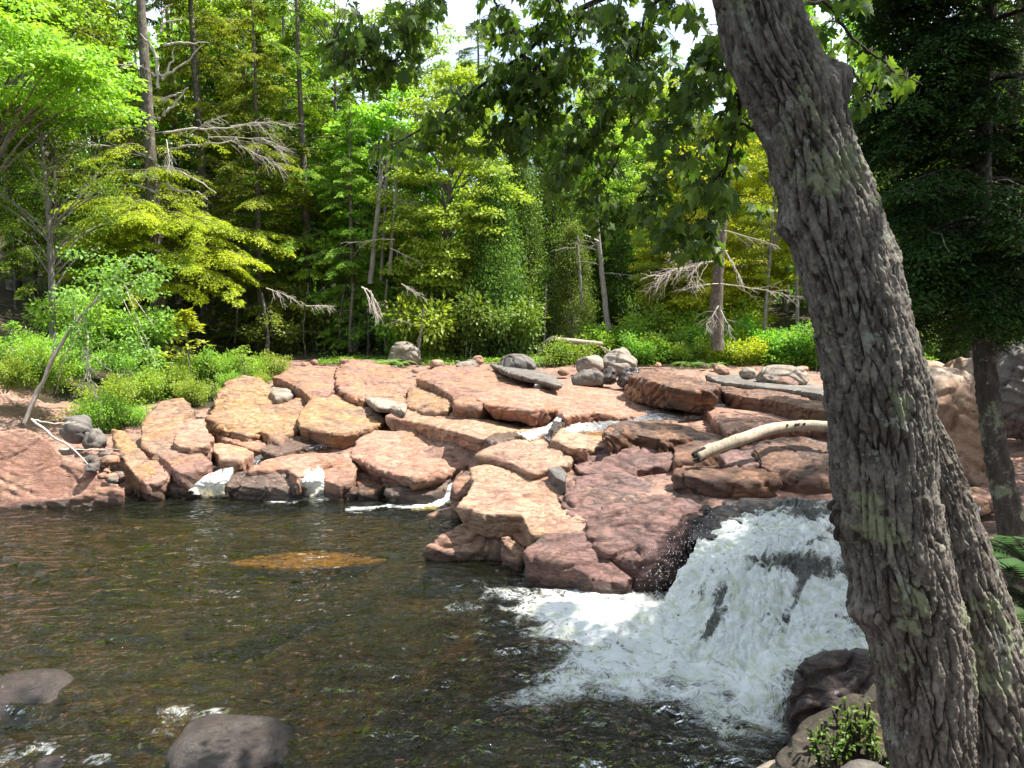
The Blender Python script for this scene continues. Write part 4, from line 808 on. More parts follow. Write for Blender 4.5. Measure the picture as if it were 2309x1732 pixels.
for src, lb, px, Yd, sc, rz, lm, sz in [
 (HB, 'hemlock at the left edge behind the layered maple, mostly in shadow', 40, 28, 1., 1, None, 1),
 (HA, 'hemlock between the left edge and the bare topped tree', 235, 29, 1.05, 2, None, 1),
 (HA, 'hemlock with its lower boughs over the dark wood right of the bare topped tree', 590, 26.6, .8, 3.4, None, 1),
 (HC, 'thin hemlock crossing the sky gap left of the overhanging maple sprays', 660, 33, 1.1, .7, None, 1.05),
 (HB, 'dark hemlock behind the paired bare trunks', 830, 33, .75, 4, None, 1),
 (HA, 'drooping hemlock low on the bank left of the large pale grey boulder', 800, 26.2, .56, 5, None, 1),
 (BC, 'bright tree behind the top of the bare topped tree', 560, 33, 1.15, 2, 'dec', 1),
 (BA, 'green tree just behind the hanging bleached branch', 880, 28.5, 1.05, 2.6, None, 1),
 (BC, 'pale green tree right of the airy one, crown behind the maple sprays', 1050, 33, .86, 4, 'pale', 1),
 (CA, 'second cedar column in the shadowy gap beside the narrow one', 1165, 27.0, 1.05, 2, 'cedar', 1.1),
 (CA, 'small ragged cedar above the leaning log', 1290, 26.5, .72, 3, 'cedar', 1),
 (BA, 'leafy tree behind the slender grey snag', 1385, 31, 1.0, 4.2, None, 1),
 (BA, 'green tree on the slope behind the drooping maple leaves', 1290, 37, 1.2, 1.2, 'pale', 1),
 (CB, 'dark cedar in the hollow behind the tall pale boulder', 1400, 29.5, .8, 2.2, None, 1),
 (BC, 'slim yellow green tree right of the grey hemlock trunk', 1720, 24.2, .62, 1, 'yel', 1.05),
 (BC, 'second slim yellow green tree next to the big trunk', 1800, 24.8, .68, 3, 'yel', 1),
 (BA, 'rounded yellow green tree left of the grey hemlock trunk', 1545, 26, .72, 5, 'yel', 1),
 (BA, 'tree on the right slope above the yellow green trees', 1620, 33, 1.1, .4, None, 1),
 (HC, 'hemlock on the right slope seen through the maple leaves', 1500, 38, .95, 2, None, 1),
 (BC, 'tall tree high on the right slope near the big trunk', 1720, 36, 1., 5, 'dec', 1),
 (HC, 'small pointed hemlock against the sky left of the maple sprays', 1085, 44, .9, 1, None, 1),
 (BA, 'green tree seen between the big trunk and the dark hemlock', 2020, 27, 1.0, 3, None, 1),
 (HA, 'hemlock behind the dark boughs at the right edge', 2180, 25, .8, 3, None, 1),
 (BA, 'tree behind the dark boughs in the top right corner', 2300, 30, 1.2, 1, None, 1),
 (BC, 'thin young tree in front of the hollow left of the grey hemlock trunk', 1480, 25.2, .5, 2, 'dec', 1),
 (HB, 'hemlock beyond the left edge of the pool behind the yellow saplings', 140, 25.5, .66, 2, None, 1),
 (HA, 'deep shade hemlock behind the fresh green tree in the middle', 1080, 31, .8, 2, None, 1),
 (HA, 'tall hemlock closing the sky gap between the two nearest spires at the upper left', 520, 35, 1.1, 1.5, None, 1.1),
 (HC, 'feathery hemlock right beside the bare top of the grey tree', 410, 32, 1.15, 2.5, None, 1.1),
 (BC, 'slender leafy tree filling the gap above the drooping hemlock', 730, 36, 1.15, 3.3, 'dec', 1),
 (BA, 'low green tree on the right slope behind the grey hemlock trunk', 1680, 28.5, .8, 2.2, 'yel', 1),
 (BA, 'broad green tree on the slope behind the slender snag', 1440, 34, 1.2, 3.1, None, 1),
 (HB, 'hemlock at the far right of the hollow behind the shrubs', 1560, 31, .6, 2, None, 1),
]: again(src, lb, gp(px, Yd), sc, rz, lm, T, sz)

# the tall tree with a bare broken top
base = gp(362, 24.6); wd, g, dw = Geo(), Geo(), Geo()
P, rr = trunkline(15.5, (-.15, 0), .25, 20, .02); rr[0] = .34; wd.tube(P, rr * 1.05, 14, .5, .05)
tp = lambda z: np.array([np.interp(z, P[:, 2], P[:, j]) for j in range(3)])
zz = lambda py: hz(362, py, 24.6) - base[2]
for i in range(74):                     # living skirt, longest to the right
    z = zz(rng.uniform(455, 660)); az = rng.uniform(0, 6.28); L = (2.6 + 1.7 * max(0, math.sin(az)) + .5 * -math.cos(az)) * rng.uniform(.55, 1.1)
    conifer_branch(g, wd, tp(z), az, L, rng.uniform(.35, .65), rng.uniform(.2, .45), int(16 + 7 * L), int(520 * L), .09, .62 + .14 * rng.normal(), .12)
for i in range(26):
    z = zz(rng.uniform(300, 460)); az = rng.uniform(0, 6.28); conifer_branch(g, wd, tp(z), az, rng.uniform(1., 2.4), .5, .3, 14, 330, .07, .5 + .1 * rng.normal(), .5)
e = empty('bare_topped_hemlock', base, 'tall hemlock with a bare grey broken top and a bright drooping skirt', 'hemlock', T)
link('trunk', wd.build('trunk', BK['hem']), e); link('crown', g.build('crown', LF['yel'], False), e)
def PB(px, py, Y=24.4): return atY(px, py, Y) - np.array(base)
for a in [[(362,172),(400,155),(460,98)],[(364,180),(385,150),(392,104)],[(362,75),(372,50),(418,44)],[(362,30),(372,18),(390,8)],[(366,105),(410,97),(472,97)],[(366,258),(395,235),(425,195)],
          [(364,225),(390,215),(412,208)],[(358,170),(345,110),(318,78)],[(356,200),(352,130),(330,90)],[(356,175),(335,160),(320,145)],[(352,410),(335,400),(250,372)],[(352,365),(320,345),(240,320)],
          [(375,412),(395,430),(440,430),(468,452)],[(372,375),(430,400),(490,435)],[(355,430),(350,445),(350,462)],[(352,435),(310,418),(252,420)],[(372,340),(420,330),(500,322),(540,318)],[(370,300),(430,290),(520,288),(600,275)],[(360,270),(335,262),(310,240)]]:
    q = curve([PB(x, y) for x, y in a], 12); q += rng.normal(size=q.shape) * .02; dw.tube(q, np.linspace(.05, .012, 12), 6, .5, .08)
for a, b, n, L in [((470,310),(1,-.3,-.02),26,2.4),((520,285),(1,-.2,.1),26,1.9),((430,300),(.8,-.5,.3),18,1.6),((545,330),(1,-.2,-.45),18,1.4),((250,330),(-1,-.3,.1),16,1.2),((240,372),(-.6,-.3,-.7),22,1.1),
                   ((375,315),(.3,-.5,-.8),14,1.0),((320,150),(-.5,-.4,.0),8,.8),((690,690),(1,-.2,.05),22,.9),((600,650),(.9,-.3,-.25),16,1.2),((150,200),(-.3,-1,.1),18,1.4)]:
    twigfan(dw, PB(*a, 23.4), b, L, n, .35, .011, .9)
link('bare_limbs', dw.build('bare_limbs', BK['dead']), e)

# layered maple reaching in from the left, leaning birch, saplings
plant('layered_maple', 'low maple with bright flat leaf layers reaching in from the left edge', 'maple tree', broadleaf(8.2, .12, 5.2, 7.8, 3.1, 110, 210, leaf=.13, tone=.7, flat=.16, size=.8, lean=(1.2, -.4)), 'grey', 'dec', gp(-60, 19.5))
plant('broadleaf_tree', 'feathery olive tree hanging down at the left edge above the shade', 'tree', broadleaf(7.5, .10, 2.0, 6.8, 1.9, 70, 120, leaf=.07, tone=.3, size=.5, flat=.6), 'grey', 'hem', gp(120, 20.5), T)
b0 = np.array(at(55, 955, .95)); wd, g = Geo(), Geo()
tips = [[(55,955,15.6),(100,850,15.8),(165,735,16),(230,660,16.2),(300,575,16.4)],[(62,935,15.7),(110,830,16.2),(125,750,16.4)],[(190,712,16.1),(200,790,15.6),(196,870,15.4)],[(190,775,15.9),(205,850,15.5),(232,925,15.3)],[(196,720,16),(150,800,15.7),(128,850,15.6)]]
for j, t_ in enumerate(tips):
    q = curve([atY(*k_) - b0 for k_ in t_], 18); q[1:-1] += rng.normal(size=(16, 3)) * .015; wd.tube(q, np.linspace([.048, .036, .022, .018, .015][j], [.02, .015, .007, .006, .006][j], 18), 7, .5, .08)
for k_ in range(6): twigfan(wd, atY(198 + rng.uniform(-25, 25), 790 + 14 * k_, 15.6) - b0, (rng.normal(), -.4, -1), .6, 6, .3, .007)
for i in range(64):
    a = rng.random(); px, py = 140 + 230 * rng.random(), 560 + 240 * rng.random() + 40 * a
    c = atY(px, py, 15.6 + rng.uniform(-.3, 1)) - b0; n = 55; u = rnorm(n) * rng.random(n)[:, None] ** .5 * np.array([.34, .3, .14])
    leaves(g, c + u, u + np.array([0, 0, -.15]) + .2 * rng.normal(size=(n, 3)), UP + .5 * rng.normal(size=(n, 3)), .085 * rng.uniform(.6, 1.2, n), .06, np.clip(.5 + .2 * rng.normal(size=n), 0, 1))
    if i % 3 == 0: wd.tube(curve([atY(150 + (px - 140) * .6, 740 - (px - 140) * .5, 16.) - b0, c], 6), .008, 4)
e = empty('leaning_birch', b0, 'pale thin birch leaning right over the bank at the left, with hanging dead twigs', 'birch'); link('trunk', wd.build('trunk', BK['twig']), e); link('crown', g.build('crown', LF['pale'], False), e)
def sapling(name, label, px, py, Yd, H, W_, n, leafm, leaf):
    b = atY(px, py, Yd); b = np.array([b[0], Yd, b[2]]); wd, g = Geo(), Geo(); st_ = curve([(0, 0, -.2), (.05, 0, H * .4), (-.04, .05, H * .75), (.06, 0, H)], 12); wd.tube(st_, np.linspace(.02, .006, 12), 5)
    for i in range(n):
        t = rng.uniform(.25, 1); a = rng.uniform(0, 6.28); c0_ = np.array([np.interp(t, np.linspace(0, 1, 12), st_[:, j]) for j in range(3)]); l = W_ * (1.15 - t) * rng.uniform(.5, 1.1)
        q = curve([c0_, c0_ + np.array([l * .5 * math.sin(a), l * .5 * math.cos(a), .18 * l + .05]), c0_ + np.array([l * math.sin(a), l * math.cos(a), .1 * l])], 7); wd.tube(q, .006, 3)
        m_ = 16; k_ = rng.uniform(.3, 1, m_); Q = np.stack([np.interp(k_, np.linspace(0, 1, 7), q[:, j]) for j in range(3)], 1); u = rnorm(m_) * np.array([1, 1, .3])
        leaves(g, Q + u * .05, u + np.array([0, 0, -.1]), UP + .35 * rng.normal(size=(m_, 3)), leaf * rng.uniform(.7, 1.2, m_), leaf * .5, np.clip(.6 + .2 * rng.normal(size=m_), 0, 1))
    plant(name, label, 'sapling', (wd, g), 'grey', leafm, b, parts=('stem', 'leaves'))
sapling('sapling', 'bright yellow green sapling with large leaves in front of the dark wood', 425, 862, 19.5, 1.75, .85, 34, 'yel', .15)
sapling('sapling', 'low yellow green sapling left of the tall bright one', 360, 870, 19.0, .8, .7, 16, 'yel', .13)
sapling('sapling', 'small green sapling at the rim right of the bright yellow one', 548, 868, 19.5, 1.0, .6, 16, 'dec', .11)
sapling('sapling', 'thin low sapling growing out of the rock beside the purple dome', 482, 945, 16.6, .75, .4, 9, 'pale', .07)
sapling('sapling', 'little leafy sprout at the foot of the leaning birch', 28, 850, 17.5, 1.2, .6, 18, 'dec', .09)

# bare trunks and snags
def snag(name, label, pts, Yd, r0, r1, limbs=6, cat='dead tree', mat='grey', fans=()):
    b = np.array(atY(*pts[0], Yd)); wd = Geo(); q = curve([atY(x, y, Yd) - b for x, y in pts], 26); q[1:] += rng.normal(size=(25, 3)) * .008; wd.tube(q, np.linspace(r0, r1, 26), 8, .5, .05)
    for i in range(limbs):
        k = rng.integers(8, 25); twigfan(wd, q[k], (rng.choice([-1, 1]), -.4, rng.uniform(-.2, .5)), rng.uniform(.4, 1.1), 4, .3, .009)
    o = tag(link(name, wd.build(name, BK[mat]), loc=b), label, cat)
    for (x, y, dd, L, n, rr_) in fans:
        w2 = Geo(); twigfan(w2, atY(x, y, Yd - .3) - b, dd, L, n, .3, rr_, .9); link('dead_branch', w2.build('dead_branch', BK['dead']), o)
    return o
snag('dead_tree', 'slender grey dead trunk standing in the hollow right of the cedars', [(1372,745),(1362,660),(1352,560),(1345,480),(1350,430)], 24.8, .10, .045, 5, fans=[(1350,545,(-1,0,.6),.5,3,.02)])
snag('dead_tree', 'left one of the two pale bare trunks between the hemlocks', [(835,640),(845,540),(856,430),(862,330)], 25.2, .09, .06, 4)
snag('dead_tree', 'right and thinner one of the two pale bare trunks between the hemlocks', [(858,640),(866,520),(872,400),(874,300)], 25.6, .06, .04, 3)
snag('dead_tree', 'curved grey trunk with side twigs just right of the two pale bare ones', [(878,620),(886,520),(892,430),(896,330)], 25.0, .06, .03, 7, fans=[(890,540,(-1,0,0),1.6,3,.01),(880,560,(1,0,-.4),1.0,12,.01)])
snag('dead_tree', 'white forked snag behind the maple leaves at mid height', [(1165,440),(1160,380),(1148,335),(1142,300)], 29, .09, .05, 3, mat='dead')
snag('dead_tree', 'thin white stem left of the slender grey dead trunk', [(1312,690),(1306,600),(1302,530)], 25.6, .05, .03, 3)
snag('leaning_sapling', 'thin pale stem leaning beside the large pale grey boulder', [(942,795),(950,740),(958,690)], 23.6, .05, .03, 1)
for k, (x, y, t_, rr_) in enumerate([(600,800,720,.10),(790,780,700,.08),(830,790,720,.09),(870,770,690,.06),(770,760,700,.05),(530,760,690,.04),(170,850,760,.06),(120,830,640,.09),(72,790,560,.12),(985,790,720,.05),(1060,790,740,.06),(1225,790,700,.05),(690,790,700,.035),(40,820,600,.06)]):
    snag('understory_tree', 'slim trunk in the dark understory, ' + ['right of the yellow sapling','left of the fresh green tree','fourth right of the drooping hemlock','beside the pale grey boulder','thin one behind the drooping hemlock','thin one behind the green sapling','beside the leaning birch','left of the leaning birch','thick one near the left edge','under the fresh green tree','under the fresh green tree, right side','left of the leaning log','very thin, under the middle hemlocks','thin one at the left edge'][k],
         [(x, y + 14), (x + rng.uniform(-6, 6), (y + t_) / 2), (x + rng.uniform(-14, 14), t_ - 60)], 24.8 + .4 * (k % 3), rr_ * .75, rr_ * .5, 1, 'tree', 'hem' if k % 2 else 'darkhem')
snag('twig_tangle', 'tangle of bleached dead twigs hanging over the dark wood left of centre', [(815,648),(835,660),(852,690),(862,715)], 23.6, .03, .012, 0, 'dead branch', 'dead', fans=[(820,650,(.6,-.2,-1),1.0,18,.012),(835,655,(.3,-.2,-1),.9,12,.012)])
snag('twig_tangle', 'small fan of dead twigs right of the hanging bleached tangle', [(905,640),(925,655),(945,668)], 24, .02, .01, 0, 'dead branch', 'dead', fans=[(905,640,(1,-.2,-.5),.8,14,.008)])
snag('grey_hemlock', 'thick grey trunk among the yellow green trees with white bare branches', [(1618,790),(1616,700),(1620,600),(1628,520),(1634,430)], 22.6, .20, .12, 0, 'hemlock', 'hem',
     fans=[(1628,585,(-1,-.35,-.16),2.2,46,.018),(1630,560,(-.9,-.4,-.05),1.6,40,.017),(1635,565,(.5,-.4,-1.),1.0,16,.012),(1620,690,(-.5,-.5,-.6),1.0,22,.012),(1625,700,(.3,-.5,-.8),.8,14,.012),(1625,640,(1,-.3,-.1),1.9,12,.010),(1625,520,(1,-.3,-.2),1.5,10,.01),(1620,640,(-1,-.3,-.05),1.5,8,.01)])
for i, (a, lb) in enumerate([([(1560,165),(1510,195),(1470,200)], 'uppermost fallen pole on the right slope behind the maple leaves'), ([(1620,235),(1540,205),(1480,215)], 'second fallen pole crossing the right slope'), ([(1570,275),(1520,285),(1480,292)], 'short fallen pole low on the right slope')]):
    b = atY(*a[0], 34); wd = Geo(); wd.tube(curve([atY(x, y, 34) - b for x, y in a], 12), np.linspace(.09, .04, 12), 6, .5, .06); twigfan(wd, atY(a[1][0], a[1][1], 33.8) - b, (-1, 0, .3), 1.5, 10, .2, .015)
    tag(link('fallen_pole', wd.build('fallen_pole', BK['dead']), loc=b), lb, 'fallen pole', 'fallen poles on the right slope')
# leaning log on the far rim
b = atY(1222, 790, 23.2); wd = Geo(); wd.tube(curve([atY(1218,796,23.2)-b, atY(1232,778,23.1)-b, atY(1246,766,23)-b, atY(1256,766,22.9)-b], 12), [.14,.13,.13,.12,.12,.12,.11,.11,.11,.10,.10,.10], 9, .5, .05)
stump = wd
lg = Geo(); lg.tube(curve([atY(1252,766,22.9)-b, atY(1300,770,22.9)-b, atY(1358,776,22.9)-b], 14), np.linspace(.085, .07, 14), 10, .5, .03); twigfan(lg, atY(1340,774,22.9)-b, (1,-.3,-.5), .9, 6, .3, .012)
e = empty('fallen_log', b, 'pale log propped on a crooked grey stem on the far rim', 'log'); link('crooked_stem', stump.build('crooked_stem', BK['hem']), e); link('log', lg.build('log', BK['log']), e)
# bleached log lying on the rocks
P = [(1570,1030,1.16),(1612,1013,1.24),(1666,993,1.34),(1720,974,1.41),(1775,963,1.44),(1830,961,1.45),(1900,966,1.44),(1960,975,1.42)]
Q = curve([at(*q) for q in P], 60); Q[:, 2] += .022 * vn(np.arange(60) / 9., np.arange(60) * 0., s=5); b = Q[0].copy(); lg = Geo(); lg.tube(np.vstack([Q[0] + (Q[0] - Q[1]) * .02, Q]) - b, np.r_[.002, np.linspace(.088, .066, 60)] * (1 + .02 * rng.normal(size=61) + .09 * vn(np.arange(61) / 7., np.arange(61) * 0.)), 20, .5, .012)
e = empty('bleached_log', b, 'smooth bleached log lying across the rocks and passing behind the big trunk', 'log'); link('bole', lg.build('bole', BK['log']), e)
lg = Geo(); d_ = Q[1] - Q[0]; d_ /= np.linalg.norm(d_); 
for i in range(16):
    lg = Geo(); a = rng.uniform(0, 6.28); r_ = .09 * math.sqrt(rng.random()); s0 = Q[0] - b + np.array([0, r_ * math.cos(a), r_ * math.sin(a)]); lg.tube([s0 + d_ * .12, s0 - d_ * .01, s0 - d_ * rng.uniform(.02, .07)], [.026, .022, .004], 5); link('splinter', lg.build('splinter', BK['dark']), e)
for i in range(5):
    lg = Geo(); k = rng.integers(6, 55); lg.tube([Q[k] - b + np.array([0, -.07, .03]), Q[k] - b + np.array([0, -.10, .05])], [.018, .010], 6); link('knot', lg.build('knot', BK['dark']), e)

# shrubs, ferns and ground plants
SH = plant('shrub', 'x', 'shrub', shrub(1.3, 1.0, 5200), 'twig', 'bush', gp(1500, 23.6), parts=('stem', 'leaves'))
SH['label'] = 'leafy shrub under the white twig fan left of the grey hemlock trunk'; SH['group'] = 'bushes of the far bank'
S2 = plant('shrub', 'low spreading shrub at the rim left of the tall pale boulder', 'shrub', shrub(.8, 1.0, 4200, leaf=.075), 'twig', 'bush', gp(1285, 22.9), 'bushes of the far bank', parts=('stem', 'leaves'))
for px, Yd, sc, lm, lb in [(1400,24.6,1.2,None,'shrub behind the tall pale boulder'),(1440,23.2,.9,None,'shrub right of the tall pale boulder'),(1560,23.0,.8,None,'shrub at the foot of the grey hemlock trunk, left side'),
   (1600,24.4,1.3,None,'taller shrub behind the grey hemlock trunk'),(1660,23.2,1.0,'yel','yellowish shrub at the right side of the grey hemlock trunk'),(1720,24,1.25,None,'shrub under the slim yellow green tree'),(1785,23.2,1.1,None,'shrub above the broad whitish boulder'),
   (1845,22.8,1.2,None,'shrub touching the big trunk in view'),(1480,25.4,1.5,'dec','tall bushy clump in front of the hollow'),(1350,24.8,1.0,'dec','bush above the pale log'),(2040,24,1.3,None,'bush in the gap right of the big trunk'),(2110,25,1.5,None,'bush in the gap beside the slim dark trunk'),(1540,25.6,1.7,'dec','large bush behind the white twig fan'),(1640,26,1.6,'yel','large yellowish bush behind the grey hemlock trunk'),(1920,24,1.3,None,'bush hidden partly by the big trunk')]:
    again(SH, lb, gp(px, Yd, .1), sc, rng.uniform(0, 6), lm)
for px, Yd, sc, lb in [(640,26.2,1.5,'dim leafy bush in the dark wood right of the bright sapling'),(720,26.6,1.6,'dim leafy bush under the drooping hemlock, left part'),(800,27.2,1.8,'dim leafy bush under the drooping hemlock, right part'),(905,25.8,1.5,'leafy bush under the left skirt of the fresh green tree'),
   (975,25.0,1.7,'leafy bush under the middle of the fresh green tree'),(1045,24.8,1.6,'leafy bush under the right skirt of the fresh green tree'),(1165,25.2,1.5,'leafy bush in the dark hollow left of the crooked stem'),(1110,26.8,1.8,'leafy bush deep in the hollow behind the narrow cedar'),(300,22.5,1.5,'leafy bush behind the leaning birch'),(200,21.5,1.4,'leafy bush in the left shade behind the birch twigs')]:
    again(SH, lb, gp(px, Yd, .15), sc, rng.uniform(0, 6), 'cedar' if px in (640, 720, 800, 1045, 1110, 1165) else 'dec', sz=rng.uniform(.8, 1.4))  # bushes in the dark hollow take darker leaves, shade painted into their colour
for a, b_, sc, lb in [(240,905,.9,'bright low shrub above the boulder at the left'),(330,880,.9,'low shrub behind the pale crusted dome'),(120,915,.8,'low shrub right of the birch foot'),(180,880,1.,'low shrub behind the leaning birch'),(300,930,.62,'low shrub on the left flank of the pale crusted dome'),(60,880,.9,'low shrub at the left edge above the pink bank rock'),
   (430,885,.7,'low shrub between the bright sapling and the outcrop'),(395,865,.7,'low shrub at the foot of the bare topped hemlock'),(215,945,.75,'fresh green shrub hanging over the pebble gap'),(10,930,.7,'low shrub above the bank rock at the left edge'),(270,850,.9,'low shrub in the shade right of the birch'),(480,875,.5,'tuft of leaves at the rim beside the outcrop'),(350,850,.8,'low shrub in the shade left of the bright sapling'),(520,862,.6,'low shrub in the shade right of the bright sapling'),(575,852,.6,'low shrub right of the small green sapling'),(140,860,1.,'low shrub just right of the leaning birch trunk'),(90,890,.9,'low shrub around the foot of the leaning birch'),(500,846,.9,'low shrub in the shade at the left end of the upper rim'),(560,842,.9,'low shrub behind the purple grey slab'),(450,846,1.,'low shrub behind the bright sapling'),(620,832,.7,'low shrub at the shadowed rim above the purple grey slab'),(250,925,.8,'low shrub above the round grey boulder')]:
    p = hit(a, b_, .25); p[2] = max(p[2] - .25, Zmean(p[0], p[1]) - .2); p2 = (p[0], p[1], max(p[2], float(ground(np.array(p[0]), np.array(p[1]))) - .1) if p[0] < -9.5 else p[2])
    again(S2, lb, p2, sc * .85, rng.uniform(0, 6), 'dec', sz=rng.uniform(.8, 1.5))
FE = plant('fern', 'light green fern clump below the large pale grey boulder', 'fern', fern(.8, 14), 'twig', 'bush', gp(860, 22.9, 0), 'fern clumps on the rim', parts=('stem', 'leaves'))
for px, Yd, lb in [(835,23.2,'fern clump left of the large pale grey boulder'),(1210,22.8,'fern clump left of the low spreading shrub'),(1555,22.4,'fern clump at the front of the right shrubs'),(1600,22.3,'fern clump in front of the grey hemlock trunk'),(895,23,'fern clump touching the large pale grey boulder')]:
    again(FE, lb, gp(px, Yd, 0), rng.uniform(.8, 1.1), rng.uniform(0, 6))
# uncountable low growth
g = Geo()
def scatter(n, fx, leaf, ht, tone):
    xy = fx(n); z = np.where((xy[:, 1] < 23) & (np.abs(xy[:, 0] + 2) < 9), Zmean(xy[:, 0], xy[:, 1]) - .1, ground(xy[:, 0], xy[:, 1])); cl = .5 + .5 * vn(xy[:, 0] * 1.1, xy[:, 1] * 1.1, s=61)
    P_ = np.stack([xy[:, 0], xy[:, 1], z + ht * cl * rng.random(n) ** .7], 1); leaves(g, P_, rnorm(n) * np.array([1, 1, .4]) + np.array([0, 0, .2]), UP + .5 * rng.normal(size=(n, 3)), leaf * rng.uniform(.6, 1.3, n), leaf * .6, np.clip(tone + .2 * rng.normal(size=n) + .3 * (cl - .5), 0, 1))
scatter(16000, lambda n: np.stack([rng.uniform(3.2, 12.5, n), rng.uniform(22.6, 26.5, n)], 1), .10, .7, .5)
scatter(7000, lambda n: np.stack([rng.uniform(-6, 3.2, n), rng.uniform(23.2, 24.4, n)], 1), .08, .3, .35)
scatter(4500, lambda n: np.stack([rng.uniform(-14, -7.8, n), rng.uniform(16.2, 20.5, n)], 1), .08, .32, .45)
scatter(7000, lambda n: np.stack([rng.uniform(-16, 14, n), rng.uniform(24.5, 32, n)], 1), .10, .25, .2)
o = link('undergrowth', g.build('undergrowth', LF['dec'], False)); tag(o, 'low leafy undergrowth covering the banks behind the rocks', 'undergrowth', kind='stuff')
# the wood beyond reads as one mass
wd, g = Geo(), Geo()
for i in range(270):
    Yd = rng.uniform(32.5, 58); px = rng.uniform(-500, 2800)
    if 900 < px < 1200 and Yd < 70: Yd = rng.uniform(55, 70)
    x, y, z = gp(px, Yd); Hh = rng.uniform(8, 13); Rr = rng.uniform(1.8, 2.8); m_ = 1300; n = m_
    if 850 < px < 1560: Hh *= .66
    if Yd < 38: Hh *= .85
    if px < 700 or px > 1600: Hh *= 1.25
    zq = rng.uniform(.05, 1, n); rad = Rr * (1 - zq ** 1.6) ** .7; cl = rng.integers(0, 44, n); az = cl * 2.4 + .35 * rng.normal(size=n); zq = np.clip(np.mod(cl * .618, 1) * .95 + .05 + .04 * rng.normal(size=n), .03, 1.); rad = Rr * (1 - zq ** 1.6) ** .7 * rng.uniform(.6, 1.1, n)
    P_ = np.stack([x + rad * np.sin(az), y + rad * np.cos(az), z + zq * Hh], 1)
    leaves(g, P_, rnorm(n), UP * .8 + .6 * rng.normal(size=(n, 3)), .27 * rng.uniform(.6, 1.3, n), .19, np.clip(.45 + .2 * rng.normal() + .15 * rng.normal(size=n), 0, 1))
    wd.tube([(x, y, z - .3), (x, y, z + Hh * .9)], [.14, .03], 5)
e = link('distant_forest', g.build('distant_forest', LF['dec'], False)); tag(e, 'mass of green forest covering the slopes beyond the nearer trees', 'forest', kind='stuff')
tk = link('trunks', wd.build('trunks', BK['grey']), e); tag(tk, kind='stuff')
# ------------------------------------------------------------------ the big maple in front
def BP(px, py, Y): return atY(px, py, Y)
YT = 3.05
CL = [(2330,2300,1),(2222,2050,1),(2108,1732,1),(2078,1500,1),(2040,1330,1),(2006,1180,1),(1988,1000,1),(1965,850,1),(1932,700,1),(1902,600,1),(1880,520,1),(1858,440,1),(1826,330,1),(1795,230,1),(1733,100,1),(1707,0,1),(1668,-120,1),(1590,-330,1),(1470,-700,1),(1310,-1200,1),(1150,-1800,1)]
WD = {2300:250,2050:215,1732:196,1500:222,1330:232,1180:228,1000:224,850:212,700:204,600:208,520:214,440:210,330:190,230:196,100:194,0:186,-120:180,-330:175,-700:150,-1200:130,-1800:100}
pc = curve([BP(a, b, YT) for a, b, _ in CL], 900); wc = np.interp(np.linspace(0, 1, 900), np.linspace(0, 1, len(CL)), [WD[b] - (24 if b < 620 else 14) for a, b, _ in CL]) / F * YT / 2
seglen = np.r_[0, np.cumsum(np.linalg.norm(np.diff(pc, axis=0), axis=1))]
keep = np.interp(np.arange(0, seglen[-1], .0055), seglen, np.arange(900)); Pc = np.stack([np.interp(keep, np.arange(900), pc[:, j]) for j in range(3)], 1); Wc = np.interp(keep, np.arange(900), wc); Sc = np.arange(0, seglen[-1], .0055)[:len(Pc)]
